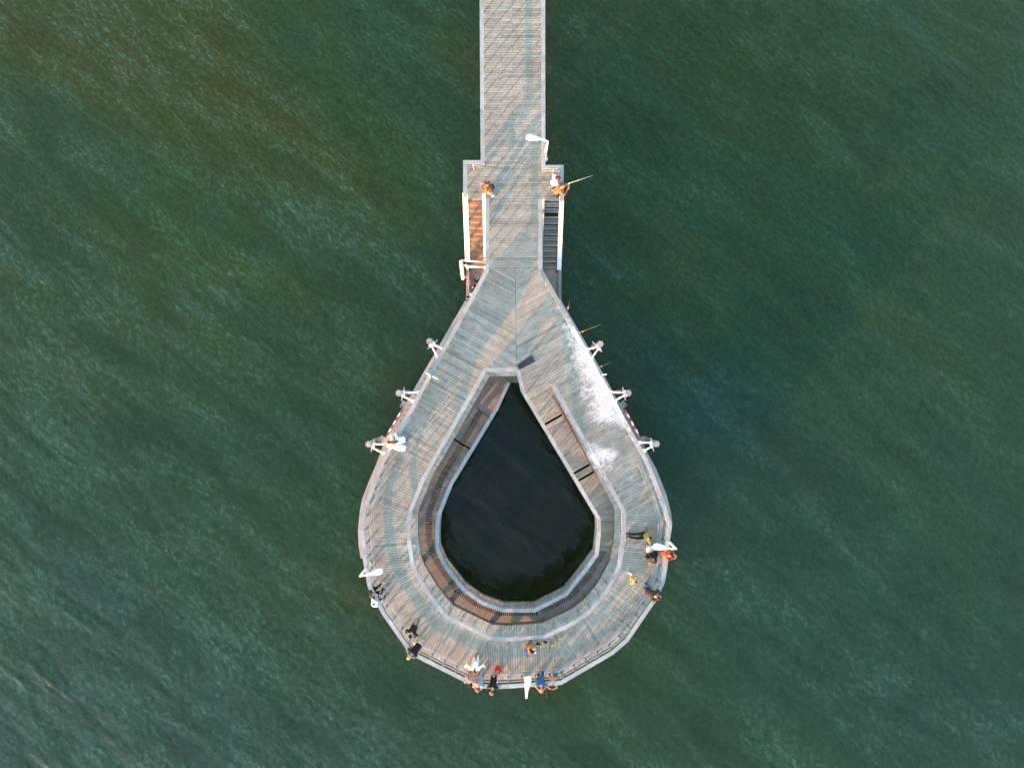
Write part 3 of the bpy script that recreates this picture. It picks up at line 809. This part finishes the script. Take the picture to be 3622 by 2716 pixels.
# narrow boards standing edge-on across the rail
def board(label, a, b, z0=D+0.1, z1=D+1.35):
    A, B = W(*a, z1), W(*b, z1); c = (A+B)/2; d = B-A
    t = thing('sign_board', label, 'sign', (c.x, c.y, z0), 0, None)
    rm = Matrix.Rotation(math.atan2(d.y, d.x), 3, 'Z')
    bm = newbm(); box(bm, (0,0,(z1-z0)-0.30), (d.length, 0.06, 0.6), rm, d); obj('panel', bm, M['white'], t)
    bm = newbm(); tube(bm, (0,0,0), (0,0,z1-z0), 0.04, 0.04, 8); obj('post', bm, M['galv'], t)
board('narrow white board standing edge-on across the left railing', (1506,1319), (1547,1341))
board('narrow white board standing edge-on across the right railing', (2104,1330), (2146,1324))

# ---------------------------------------------------------------- people
skin_m = plain('skin', (0.45,0.26,0.18), 0.55, 0, 0.08)
eye_m = plain('eye', (0.02,0.015,0.01), 0.2)
cl = {}
def cloth(c):
    if c not in cl: cl[c] = plain('cloth_%d' % len(cl), c, 0.9, 0, 0.18, 9.0, 0.2)
    return cl[c]
def ik(a, t, l1, l2, bend):
    a, t = Vector(a), Vector(t); d = t-a; L_ = min(d.length, (l1+l2)*0.995)
    d = d.normalized(); t = a+d*L_
    x = (l1*l1-l2*l2+L_*L_)/(2*L_); h = math.sqrt(max(0, l1*l1-x*x))
    b = Vector(bend); b = (b-d*b.dot(d)); b = b.normalized() if b.length > 1e-4 else Vector((0,1,0))
    return a+d*x+b*h, t
def rings_tube(bm, rings, n=12):
    """rings: (centre, xaxis, yaxis, rx, ry)"""
    rs = [[bm.verts.new(c+xa*(math.cos(t)*rx)+ya*(math.sin(t)*ry)) for t in [2*math.pi*i/n for i in range(n)]] for c, xa, ya, rx, ry in rings]
    for a, b in zip(rs[:-1], rs[1:]):
        for i in range(n): bm.faces.new((a[i], a[(i+1)%n], b[(i+1)%n], b[i]))
    bm.faces.new(rs[0][::-1]); bm.faces.new(rs[-1])
def limb(bm, pts, rad):
    for (a, b), (r0, r1) in zip(zip(pts[:-1], pts[1:]), zip(rad[:-1], rad[1:])):
        if (Vector(a)-Vector(b)).length > 1e-4: tube(bm, a, b, r0, r1, 10)
    for p, r in zip(pts, rad): ell(bm, p, (r, r, r), seg=10)
def remesh(bm, voxel, smooth=3):
    bmesh.ops.recalc_face_normals(bm, faces=bm.faces[:])
    me = bpy.data.meshes.new('tmp'); bm.to_mesh(me); bm.free()
    o = bpy.data.objects.new('tmp', me); C.objects.link(o)
    m = o.modifiers.new('r', 'REMESH'); m.mode = 'VOXEL'; m.voxel_size = voxel; m.use_smooth_shade = True
    s = o.modifiers.new('s', 'SMOOTH'); s.factor = 0.5; s.iterations = smooth
    dg = bpy.context.evaluated_depsgraph_get(); dg.update()
    out = bpy.data.meshes.new_from_object(o.evaluated_get(dg))
    C.objects.unlink(o); bpy.data.objects.remove(o); bpy.data.meshes.remove(me)
    return out
X_ = Vector((1,0,0))
def person(label, feetpx, heading, z=D, h=1.7, pose='stand', lean=5, headlean=None, hands=None, feet=None, pelvis=None,
           top=(0.05,0.05,0.06), legs=(0.05,0.06,0.1), shoes=(0.5,0.5,0.5), hair=(0.06,0.035,0.02), sleeve=1.0, shorts=False, longhair=False, hat=None, backpack=None, twist=0):
    """heading: world angle the person faces; local frame faces +Y"""
    loc = W(*feetpx, z) if not isinstance(feetpx, Vector) else feetpx
    s = h/1.7
    t = thing('person', label, 'person', (loc.x, loc.y, z), heading-math.pi/2, None)
    t.scale = (s, s, s)
    pv = Vector(pelvis) if pelvis else Vector((0, 0, 0.90))
    la = R(lean); tdir = Vector((0, math.sin(la), math.cos(la))); tfwd = Vector((0, math.cos(la), -math.sin(la)))
    hl = R(lean if headlean is None else headlean); hdir = Vector((0, math.sin(hl), math.cos(hl))); hf = Vector((0, math.cos(hl), -math.sin(hl)))
    neck = pv+tdir*0.50; headc = neck+hdir*0.19
    fts = feet or ((0.10, 0.05, 0), (-0.10, -0.03, 0))
    hnds = hands or ((0.24, 0.08, 0.80), (-0.24, 0.08, 0.80))
    body = bmesh.new()
    rings_tube(body, [(pv-tdir*0.10, X_, tfwd, 0.12, 0.09), (pv, X_, tfwd, 0.165, 0.115), (pv+tdir*0.14, X_, tfwd, 0.135, 0.10),
                      (pv+tdir*0.30, X_, tfwd, 0.165, 0.115), (pv+tdir*0.42, X_, tfwd, 0.185, 0.105), (pv+tdir*0.49, X_, tfwd, 0.10, 0.07)])
    limb(body, [neck-tdir*0.06, neck+hdir*0.08], [0.062, 0.052])
    Rm = Matrix((X_, hf, hdir)).transposed()
    ell(body, headc+hdir*0.01, (0.076, 0.095, 0.115), Rm, 14)
    ell(body, headc-hdir*0.06+hf*0.035, (0.052, 0.055, 0.055), Rm, 10)
    tube(body, headc+hdir*0.01+hf*0.085, headc-hdir*0.025+hf*0.112, 0.010, 0.017, 8)
    for sx_ in (-1, 1): ell(body, headc+X_*sx_*0.076-hdir*0.005-hf*0.005, (0.014, 0.022, 0.034), Rm, 8)
    tb = bmesh.new(); lb_ = bmesh.new(); hb = []
    e = 0.018
    rings_tube(tb, [(pv-tdir*0.06, X_, tfwd, 0.175+e, 0.125+e), (pv+tdir*0.12, X_, tfwd, 0.15+e, 0.115+e), (pv+tdir*0.30, X_, tfwd, 0.175+e, 0.125+e),
                    (pv+tdir*0.42, X_, tfwd, 0.19+e, 0.105+e), (pv+tdir*0.485, X_, tfwd, 0.10+e, 0.075+e)])
    rings_tube(lb_, [(pv-tdir*0.12, X_, tfwd, 0.14, 0.10), (pv, X_, tfwd, 0.17+e, 0.12+e*0.6), (pv+tdir*0.08, X_, tfwd, 0.15+e, 0.108+e*0.6)])
    shoe = bmesh.new()
    for sx_, ft, hd in ((1, fts[0], hnds[0]), (-1, fts[1], hnds[1])):
        hip = pv+X_*sx_*0.09-tdir*0.03
        ank = Vector(ft)+Vector((0, -0.03, 0.09))
        knee, ank = ik(hip, ank, 0.43, 0.42, (sx_*0.12, 1, 0.9 if pv.z < 0.4 else 0.1))
        limb(body, [hip, knee, ank], [0.085, 0.055, 0.038])
        limb(body, [ank, ank+Vector((sx_*0.01, 0.14, -0.05))], [0.04, 0.03])
        if shorts: limb(lb_, [hip, knee+(hip-knee)*0.15], [0.105, 0.085])
        else: limb(lb_, [hip, knee, ank+Vector((0,0,0.02))], [0.10, 0.072, 0.058])
        ell(shoe, ank+Vector((sx_*0.01, 0.055, -0.045)), (0.052, 0.135, 0.048), None, 12)
        ell(shoe, ank+Vector((0, -0.01, -0.015)), (0.05, 0.06, 0.05), None, 10)
        sh = neck-tdir*0.07+X_*sx_*0.185
        elb, wr = ik(sh, hd, 0.29, 0.26, (sx_*0.8, -0.5, -0.6))
        limb(body, [neck-tdir*0.04, sh, elb, wr], [0.06, 0.058, 0.040, 0.027])
        limb(tb, [neck-tdir*0.06, sh, elb.lerp(sh, 0.0 if sleeve > 0.5 else 0.25)], [0.075, 0.076, 0.056])
        if sleeve > 0.6: limb(tb, [elb, wr.lerp(elb, 0.12)], [0.056, 0.042])
        # hand: palm, four curled fingers of unequal length, thumb from the side
        f = (wr-elb).normalized(); up = Vector((0,0,1)); side = f.cross(up)
        side = side.normalized() if side.length > 1e-3 else X_.copy()
        nrm = side.cross(f).normalized()
        if nrm.z < 0: nrm = -nrm
        hb.append((wr, f, side*sx_, nrm))
        pr = Matrix((side, f, nrm)).transposed()
        ell(body, wr+f*0.045, (0.040, 0.052, 0.017), pr, 10)
    me = remesh(body, 0.013, 4)
    bm = bmesh.new(); bm.from_mesh(me); bpy.data.meshes.remove(me)
    for wr, f, side, nrm in hb:
        for k, ln in enumerate((0.070, 0.080, 0.075, 0.058)):
            r0 = wr+f*0.082+side*(0.027-0.018*k); m1 = r0+f*ln*0.5-nrm*0.006; m2 = m1+f*ln*0.38-nrm*ln*0.3
            tube(bm, r0-f*0.02, m1, 0.0095, 0.0088, 6); tube(bm, m1, m2, 0.0088, 0.007, 6)
        t0 = wr+f*0.03+side*0.033; t1 = t0+f*0.035+side*0.025; tube(bm, t0, t1, 0.011, 0.010, 6); tube(bm, t1, t1+f*0.03, 0.010, 0.008, 6)
    for sx_ in (-1, 1): ell(bm, headc+X_*sx_*0.03+hdir*0.015+hf*0.088, (0.011, 0.008, 0.007), Rm, 8, mat=1)
    ell(bm, headc-hdir*0.055+hf*0.086, (0.022, 0.006, 0.005), Rm, 8, mat=1)
    b_ = obj('body', bm, [skin_m, eye_m], t, True)
    def rm(bm_, name, mat, vox=0.018, sm=3):
        me_ = remesh(bm_, vox, sm); me_.materials.clear(); me_.materials.append(mat)
        for p in me_.polygons: p.use_smooth = True
        me_.name = name; return link(name, me_, t)
    rm(tb, 'top', cloth(top)); rm(lb_, 'trousers' if not shorts else 'shorts', cloth(legs))
    rm(shoe, 'shoes', cloth(shoes), 0.014, 2)
    if hat is not None:
        bm = bmesh.new(); ell(bm, headc+hdir*0.045, (0.10, 0.115, 0.085), Rm, 14)
        a = headc+hdir*0.035; tube(bm, a, a+hdir*0.012, 0.17 if hat[3:] else 0.12, 0.165 if hat[3:] else 0.11, 18)
        if not hat[3:]: ell(bm, headc+hdir*0.035+hf*0.10, (0.07, 0.09, 0.012), Rm, 10)
        obj('hat', bm, cloth(hat[:3]), t, True)
    bm = bmesh.new(); ell(bm, headc+hdir*0.035-hf*0.022, (0.088, 0.098, 0.105), Rm, 14)
    if longhair:
        ell(bm, headc-hdir*0.08-hf*0.05, (0.085, 0.06, 0.12), Rm, 12); ell(bm, headc-hdir*0.18-hf*0.06, (0.065, 0.04, 0.10), Rm, 10)
    rm(bm, 'hair', cloth(hair), 0.016, 2)
    if backpack:
        bm = bmesh.new(); Rt = Matrix((X_, tfwd, tdir)).transposed(); box(bm, pv+tdir*0.28-tfwd*0.21, (0.28, 0.15, 0.40), Rt, bevel=0.04)
        o = obj('backpack', bm, cloth(backpack), t, True)
    return t
def ang(dx, dy): return math.atan2(-dy, dx)     # photo direction to world heading
def rail_lean(label, feetpx, heading, **kw):
    kw.setdefault('lean', 26); kw.setdefault('headlean', 40); kw.setdefault('pelvis', (0,-0.06,0.88))
    kw.setdefault('hands', ((0.11, 0.46, 1.13), (-0.09, 0.48, 1.13)))
    return person(label, feetpx, heading, **kw)
def sitting(label, feetpx, heading, seat=0.46, **kw):
    kw.setdefault('pelvis', (0,-0.42,seat+0.10)); kw.setdefault('lean', 12)
    kw.setdefault('feet', ((0.12, 0.05, 0), (-0.12, 0.0, 0)))
    kw.setdefault('hands', ((0.13, -0.05, seat+0.22), (-0.13, -0.02, seat+0.22)))
    return person(label, feetpx, heading, **kw)
WH = (0.80,0.80,0.80)
person('person in a brown jacket and cream trousers walking in the left bay', (1733,684), ang(-3,-1), lean=10, headlean=25, feet=((0.08,0.22,0),(-0.08,-0.20,0)),
       hands=((0.10,0.36,1.05),(-0.08,0.38,1.02)), top=(0.22,0.09,0.035), legs=(0.62,0.58,0.42), shoes=(0.7,0.68,0.6), hair=(0.10,0.04,0.02), backpack=(0.05,0.035,0.04))
person('person in white shirt and red-brown cap standing behind the right bay angler', (1953,666), ang(3,-1), lean=12, headlean=20, top=WH, legs=(0.015,0.02,0.025), shoes=(0.7,0.7,0.7),
       hair=(0.10,0.03,0.02), hat=(0.24,0.05,0.05), hands=((0.2,0.35,1.0),(-0.2,0.35,1.0)))
rail_lean('angler in a brown and orange jacket leaning over the right bay railing', (1966,694), ang(4,-1), top=(0.22,0.12,0.06), legs=(0.03,0.05,0.055), shoes=(0.65,0.5,0.5), hair=(0.22,0.09,0.03), h=1.78)
sitting('person in dark clothes crouching on the low landing at the foot of the left stair', W(1684,1018,LOW), ang(-1,1), z=LOW, seat=0.18, top=(0.03,0.02,0.025), legs=(0.03,0.025,0.03), hair=(0.02,0.012,0.01), lean=35, headlean=55)
person('person in loose white jacket and blue jeans leaning at the left rail', (1438,1549), ang(-4,1), lean=28, headlean=35, pelvis=(0,0.06,0.88), top=WH, legs=(0.08,0.16,0.30), shoes=(0.75,0.75,0.75),
       hair=(0.20,0.08,0.03), longhair=True, hands=((0.22,0.50,1.15),(-0.22,0.52,1.15)))
person('person with red-brown hair in a cream top at the left rail, nearer the mooring frame', (1410,1556), ang(-4,0), lean=18, headlean=30, top=(0.72,0.66,0.58), legs=(0.55,0.52,0.5), hair=(0.16,0.045,0.02), longhair=True, h=1.62,
       hands=((0.2,0.42,1.16),(-0.2,0.42,1.16)))
sitting('person in black with brown hair seated against the lower left rail', (1352,2071), ang(3,-1.3), seat=0.55, top=(0.015,0.012,0.015), legs=(0.015,0.015,0.02), shoes=(0.6,0.5,0.35), hair=(0.20,0.07,0.03), longhair=True)
sitting('person in white top, white hat and blue jeans seated at the lower left rail', (1360,2096), ang(3,-1.6), seat=0.55, top=(0.78,0.82,0.84), legs=(0.03,0.07,0.16), shoes=(0.1,0.1,0.12), hat=(0.75,0.8,0.82,1))
person('person in black with grey leggings walking towards the lower left rail', (1473,2197), ang(-1,2.2), lean=16, headlean=25, feet=((0.08,0.16,0),(-0.08,-0.16,0)), hands=((0.22,0.42,0.95),(-0.22,0.42,0.95)),
       top=(0.015,0.015,0.02), legs=(0.16,0.15,0.15), shoes=(0.35,0.34,0.33), hair=(0.015,0.012,0.012))
rail_lean('person in a black T-shirt and cream shorts bent over the lower left rail', (1486,2262), ang(-3,3), top=(0.012,0.012,0.022), legs=(0.68,0.62,0.50), shorts=True, shoes=(0.7,0.68,0.6), hair=(0.55,0.42,0.2), sleeve=0.3, lean=48, headlean=60, h=1.78)
person('person in a billowing white shirt with arms spread near the bottom rail', (1684,2323), ang(0,1), lean=8, top=WH, legs=(0.66,0.66,0.66), shoes=(0.6,0.6,0.6), hair=(0.12,0.06,0.04), hands=((0.50,0.10,1.0),(-0.50,0.12,0.98)), h=1.72)
person('dark-haired person in a mauve top, left of the group by the bottom rail', (1678,2362), ang(-1,2), lean=15, headlean=25, top=(0.26,0.20,0.20), legs=(0.17,0.13,0.13), hair=(0.03,0.015,0.01), sleeve=0.3, hands=((0.24,0.40,1.0),(-0.26,0.38,1.05)))
rail_lean('person in a pale blue shirt reaching over the bottom rail', (1702,2377), ang(-1,3), top=(0.22,0.28,0.40), legs=(0.20,0.15,0.10), hair=(0.14,0.07,0.03), sleeve=0.3, h=1.6)
person('child in a bright red top standing a step back from the bottom rail', (1764,2343), ang(-1,3), h=1.15, top=(0.62,0.01,0.03), legs=(0.45,0.25,0.10), shoes=(0.7,0.6,0.5), hair=(0.22,0.09,0.03), lean=12, sleeve=0.3)
rail_lean('person in black with a white shoulder bag leaning on the bottom rail', (1747,2384), ang(-0.5,3), top=(0.012,0.014,0.014), legs=(0.06,0.04,0.03), hair=(0.14,0.06,0.03), hat=None, h=1.66)
rail_lean('person in a blue shirt and black trousers leaning on the bottom rail by the lamp', (1911,2374), ang(0,1), top=(0.03,0.09,0.22), legs=(0.02,0.018,0.015), shoes=(0.5,0.45,0.3), hair=(0.42,0.20,0.06), sleeve=0.3, h=1.7)
rail_lean('child in a coral top leaning on the bottom rail beside the fishing rod', (1951,2379), ang(-0.2,1), top=(0.52,0.22,0.15), legs=(0.14,0.15,0.2), shoes=(0.7,0.7,0.75), hair=(0.05,0.02,0.012), h=1.35, pelvis=(0,-0.02,0.88), lean=22, hands=((0.16,0.42,1.34),(-0.16,0.42,1.34)))
rail_lean('person in a dark brown jacket and blue jeans leaning on the lower right rail', (2282,2072), ang(3,1.4), top=(0.04,0.025,0.02), legs=(0.05,0.12,0.22), shoes=(0.12,0.08,0.07), hair=(0.06,0.03,0.02), h=1.78, lean=40)
person('child in a yellow top and white trousers walking on the lower right deck', (2228,2031), ang(2,1), h=1.3, top=(0.45,0.30,0.10), legs=WH, shoes=(0.7,0.7,0.7), hair=(0.08,0.05,0.03), lean=14, feet=((0.08,0.15,0),(-0.08,-0.16,0)))
sitting('person in an olive top sitting on the deck with black-clad legs stretched out', (2224,1893), ang(-3,0.1), seat=0.02, pelvis=(0,-0.80,0.11), feet=((0.07,0.02,0.0),(-0.07,0.0,0.0)), top=(0.22,0.20,0.07), legs=(0.02,0.022,0.022), shoes=(0.03,0.03,0.03),
        hair=(0.06,0.03,0.01), lean=-14, headlean=5, hands=((0.32,-0.9,0.10),(-0.32,-0.95,0.12)))
person('person in black crouching beside the white cool box on the right deck', (2306,1958), ang(-1,1), pelvis=(0,-0.12,0.34), lean=32, headlean=45, hands=((0.2,0.38,0.3),(-0.2,0.38,0.32)), top=(0.03,0.015,0.015), legs=(0.04,0.03,0.03), hair=(0.25,0.14,0.05), shoes=(0.5,0.35,0.1))
rail_lean('person in red leaning on the right rail under the lamp', (2338,1940), ang(3,1), top=(0.30,0.06,0.03), legs=(0.25,0.05,0.05), hair=(0.09,0.04,0.02), h=1.6)
person('person in orange with dark hair standing beside the parked bicycles', (1868,2262), ang(2,0.6), lean=14, headlean=25, top=(0.30,0.14,0.05), legs=(0.06,0.08,0.18), shoes=(0.1,0.12,0.3), hair=(0.02,0.01,0.01), longhair=True, h=1.6, hands=((0.15,0.4,0.9),(-0.15,0.4,0.9)))

# ---------------------------------------------------------------- bicycles
def bicycle(label, px, heading, frame_col, leanr=8):
    loc = W(*px, D)
    t = thing('bicycle', label, 'bicycle', (loc.x, loc.y, D), heading, 'bicycles parked by the inner railing')
    t.rotation_euler = (R(leanr), 0, heading)
    fm = plain('bike_paint_%s' % label[:4], frame_col, 0.35)
    yel = plain('sun_tinted_tyre_%s' % label[:4], (0.50,0.36,0.12), 0.8)  # low sun on the tyres, painted in as tan
    for x in (-0.50, 0.50):
        bm = bmesh.new(); n = 28; k = 8; r = 0.31; rr_ = 0.026
        rg = [[bm.verts.new((x+math.cos(a)*(r+rr_*math.cos(b)), rr_*math.sin(b), 0.336+math.sin(a)*(r+rr_*math.cos(b)))) for b in [2*math.pi*j/k for j in range(k)]] for a in [2*math.pi*i/n for i in range(n)]]
        for i in range(n):
            for j in range(k): bm.faces.new((rg[i][j], rg[(i+1)%n][j], rg[(i+1)%n][(j+1)%k], rg[i][(j+1)%k]))
        w_ = obj('wheel', bm, yel, t, True)
        bm = bmesh.new()
        for i in range(12): a = 2*math.pi*i/12; tube(bm, (x,0,0.336), (x+math.cos(a)*r, 0, 0.336+math.sin(a)*r), 0.003, 0.003, 4)
        tube(bm, (x,-0.04,0.336), (x,0.04,0.336), 0.02, 0.02, 8); obj('spokes', bm, M['galv'], w_)
    bm = bmesh.new(); bb = (-0.08,0,0.30); st = (-0.2,0,0.74); hd = (0.34,0,0.72); rw = (-0.5,0,0.336); fw = (0.5,0,0.336)
    for a, b, r in ((bb,st,0.017),(st,hd,0.017),(bb,(0.37,0,0.64),0.02),(bb,rw,0.012),(st,rw,0.010),((0.33,0,0.80),(0.38,0,0.60),0.02),((0.38,0.03,0.62),(0.5,0.05,0.336),0.012),((0.38,-0.03,0.62),(0.5,-0.05,0.336),0.012),(st,(-0.24,0,0.90),0.013),((0.33,0,0.80),(0.32,0,0.98),0.014)):
        tube(bm, a, b, r, r, 8)
    obj('frame', bm, fm, t, True)
    bm = bmesh.new(); tube(bm, (0.33,-0.27,0.99), (0.33,0.27,0.99), 0.013, 0.013, 8)
    for s_ in (-1,1): tube(bm, (0.33,s_*0.27,0.99), (0.22,s_*0.31,0.98), 0.018, 0.018, 8)
    obj('handlebar', bm, M['black'], t, True)
    bm = bmesh.new(); ell(bm, (-0.26,0,0.93), (0.11,0.08,0.035)); ell(bm, (-0.14,0,0.925), (0.09,0.03,0.025)); obj('saddle', bm, M['black'], t, True)
    bm = bmesh.new(); tube(bm, (-0.08,-0.03,0.30), (-0.08,0.03,0.30), 0.09, 0.09, 16)
    tube(bm, (-0.08,0.05,0.30), (0.04,0.05,0.18), 0.01, 0.01, 6); tube(bm, (-0.08,-0.05,0.30), (-0.20,-0.05,0.42), 0.01, 0.01, 6)
    box(bm, (0.05,0.1,0.17), (0.09,0.09,0.02)); box(bm, (-0.21,-0.1,0.43), (0.09,0.09,0.02)); obj('crank', bm, M['galv'], t)
bicycle('tan bicycle with a white crate parked nearest the orange-clad person', (1916,2274), R(-8), (0.50,0.36,0.22), -16)
bicycle('blue bicycle with tan tyres parked further right along the inner railing', (1948,2266), R(14), (0.05,0.30,0.45), -20)  # the tan of the tyres is low sun painted into their colour

# ---------------------------------------------------------------- small things
def rounded_box(name, label, cat, px, size, mat, z=D, rz=0.0, lid=None, zc=0.0):
    loc = W(*px, z+size[2]); loc.z = z+zc
    t = thing(name, label, cat, loc, rz)
    bm = bmesh.new(); box(bm, (0,0,size[2]/2), size, bevel=min(size)*0.12); b = obj('shell', bm, mat, t, True)
    bm = bmesh.new(); box(bm, (0,0,size[2]+0.015), (size[0]*1.04, size[1]*1.04, 0.04), bevel=0.012); obj('lid', bm, lid or mat, t, True)
    bm = bmesh.new(); tube(bm, (-size[0]*0.4,0,size[2]+0.03), (-size[0]*0.4,0,size[2]+0.10), 0.012, 0.012, 6); tube(bm, (size[0]*0.4,0,size[2]+0.03), (size[0]*0.4,0,size[2]+0.10), 0.012, 0.012, 6)
    tube(bm, (-size[0]*0.4,0,size[2]+0.10), (size[0]*0.4,0,size[2]+0.10), 0.014, 0.014, 6); obj('handle', bm, M['galv'], t)
    return t
rounded_box('cool_box', 'white cool box on the right deck beside the crouching person', 'cool box', (2303,1943), (0.40,0.30,0.34), M['white'], rz=R(-8))
rounded_box('cool_box', 'small white box on the deck in front of the bicycles', 'box', (1888,2302), (0.25,0.24,0.25), M['white'])
def bucket(label, px, z, r, hgt, mat):
    loc = W(*px, z); t = thing('bucket', label, 'bucket', loc)
    bm = bmesh.new(); n = 18
    pr = [(0.001,0.0),(r*0.8,0.0),(r,hgt),(r*0.93,hgt),(r*0.75,0.02),(0.001,0.02)]
    rg = [[bm.verts.new((math.cos(a)*q, math.sin(a)*q, zz)) for a in [2*math.pi*i/n for i in range(n)]] for q, zz in pr]
    for a, b in zip(rg[:-1], rg[1:]):
        for i in range(n): bm.faces.new((a[i], a[(i+1)%n], b[(i+1)%n], b[i]))
    obj('pail', bm, mat, t, True)
    bm = bmesh.new(); pr = None
    for i in range(9):
        a = math.pi*i/8; p = Vector((math.cos(a)*r, 0.02, hgt+math.sin(a)*r*0.8))
        if pr is not None: tube(bm, pr, p, 0.006, 0.006, 5)
        pr = p
    obj('handle', bm, M['galv'], t)
bucket('white bucket on the outer edge of the low landing by the left stair', (1659,1001), LOW, 0.085, 0.24, M['white'])
bucket('small white tub standing on the bottom rail beside the group', (1706,2427), D+RH+0.003, 0.05, 0.10, M['white'])
# tackle tray on the landing corner
tt = thing('tackle_tray', 'open wooden tackle tray with white bags on the landing corner', 'tray', W(1669,1044,LOW), R(-35))
bm = newbm(); box(bm, (0,0,0.02), (0.34,0.26,0.04)); obj('base', bm, M['ledge'], tt)
bm = newbm()
for c, s_ in (((0,0.13,0.07),(0.36,0.02,0.14)),((0,-0.13,0.07),(0.36,0.02,0.14)),((0.17,0,0.07),(0.02,0.24,0.14)),((-0.17,0,0.07),(0.02,0.24,0.14))): box(bm, c, s_)
obj('side', bm, M['ledge'], tt)
bag = thing('bag', 'crumpled white bag in the tackle tray on the landing corner', 'bag', W(1668,1043,LOW+0.06))
bm = bmesh.new()
for k in range(7): ell(bm, (random.uniform(-.1,.1), random.uniform(-.07,.07), 0.05+random.uniform(0,.04)), (0.06,0.045,0.04), Matrix.Rotation(random.random()*3, 3, 'Z'), 8)
me = remesh(bm, 0.012, 1); me.materials.clear(); me.materials.append(M['white_cloth']); link('sack', me, bag)
def softbag(label, px, col, size, z=D, rz=0):
    loc = W(*px, z); t = thing('bag', label, 'bag', loc, rz)
    bm = bmesh.new(); ell(bm, (0,0,size[2]*0.5), (size[0]/2, size[1]/2, size[2]/2)); box(bm, (0,0,size[2]*0.35), (size[0]*0.8, size[1]*0.8, size[2]*0.6), bevel=0.02)
    me = remesh(bm, 0.015, 3); me.materials.clear(); me.materials.append(cloth(col)); o = link('sack', me, t)
    bm = bmesh.new(); pr = None
    for i in range(9):
        a = math.pi*i/8; p = Vector((math.cos(a)*size[0]*0.3, 0, size[2]*0.85+math.sin(a)*size[0]*0.3))
        if pr is not None: tube(bm, pr, p, 0.01, 0.01, 5)
        pr = p
    obj('strap', bm, cloth(col), t)
softbag('pale green bag at the feet of the angler in the right bay', (1973,691), (0.35,0.62,0.25), (0.22,0.20,0.22))
softbag('blue bag on the deck between the orange-clad person and the white box', (1864,2300), (0.06,0.12,0.42), (0.18,0.28,0.22), rz=R(10))
softbag('red bag hung outside the bottom rail', (1691,2436), (0.50,0.05,0.05), (0.22,0.18,0.30), z=D+0.7)
softbag('white bag carried at the bottom rail beside the person in black', (1753,2405), (0.78,0.80,0.82), (0.24,0.20,0.26), z=D+0.45)
softbag('dark rucksack on the deck behind the child in coral', (1965,2390), (0.16,0.17,0.22), (0.26,0.2,0.28), z=D)

def rod(label, a, za, b, zb, col, r=0.010):
    A, B = W(*a, za), W(*b, zb)
    t = thing('fishing_rod', label, 'fishing rod', A); inv = Matrix.Translation(-A)
    d = (B-A)
    bm = bmesh.new(); tube(bm, A+d*0.16, B, r, r*0.45, 8); bm.transform(inv); obj('blank', bm, plain('rod_'+label[:5]+str(len(bpy.data.objects)), col, 0.3), t, True)
    bm = bmesh.new(); tube(bm, A, A+d*0.18, r*1.6, r*1.5, 8); bm.transform(inv); obj('grip', bm, M['rope'], t, True)
    bm = bmesh.new(); c = A+d*0.2-Vector((0,0,0.05)); x = d.orthogonal().normalized(); tube(bm, c-x*0.03, c+x*0.03, 0.035, 0.035, 12); bm.transform(inv); obj('reel', bm, M['galv'], t)
rod('long pale fishing rod held out over the right bay railing', (1992,656), D+1.25, (2097,621), D+1.9, (0.55,0.60,0.55), 0.012)
rod('red-brown fishing rod propped across the bottom rail', (1932,2364), D+0.3, (1933,2470), D+1.5, (0.28,0.10,0.08), 0.010)
rod('short fishing rod sticking out near the top of the right arm', (2009,1094), D+0.6, (2016,1058), D+1.2, (0.30,0.10,0.05))
rod('tan fishing rod sticking out above the topmost right mooring pile', (2046,1178), D+0.6, (2125,1148), D+1.3, (0.40,0.28,0.14), 0.008)
rod('grey fishing rod sticking out below the topmost right mooring pile', (2119,1299), D+0.6, (2162,1281), D+1.1, (0.30,0.28,0.25))

# a boom of pale weed drifting at the left edge
# ---------------------------------------------------------------- light
sd = Vector((-math.cos(SUN_AZ)*math.cos(SUN_EL), -math.sin(SUN_AZ)*math.cos(SUN_EL), math.sin(SUN_EL)))   # towards the sun
sl = bpy.data.lights.new('sun', 'SUN'); sl.energy = 2.5; sl.angle = R(0.5); sl.color = (1.0, 0.34, 0.11)
so = bpy.data.objects.new('sun', sl); C.objects.link(so)
so.rotation_euler = (-sd).to_track_quat('-Z', 'Y').to_euler()
w = bpy.data.worlds.new('World'); sc.world = w; w.use_nodes = True
nt = w.node_tree; bg = nt.nodes['Background']
sky = nt.nodes.new('ShaderNodeTexSky'); sky.sky_type = 'NISHITA'; sky.sun_disc = False
sky.sun_elevation = SUN_EL; sky.sun_rotation = math.atan2(sd.x, sd.y)
sky.air_density = 1.0; sky.dust_density = 1.5; sky.ozone_density = 0.7
nt.links.new(sky.outputs[0], bg.inputs[0]); bg.inputs[1].default_value = 0.15

# ---------------------------------------------------------------- camera
cam = bpy.data.cameras.new('camera'); cam.sensor_width = 36; cam.lens = 36*F/3622
cam.clip_end = 5000
co = bpy.data.objects.new('camera', cam); C.objects.link(co); co.location = (0, 0, CZ); co.rotation_euler = (0, 0, 0)
sc.camera = co
vs = sc.view_settings; vs.view_transform = 'Standard'; vs.look = 'None'; vs.exposure = 2.75; vs.gamma = 1.0
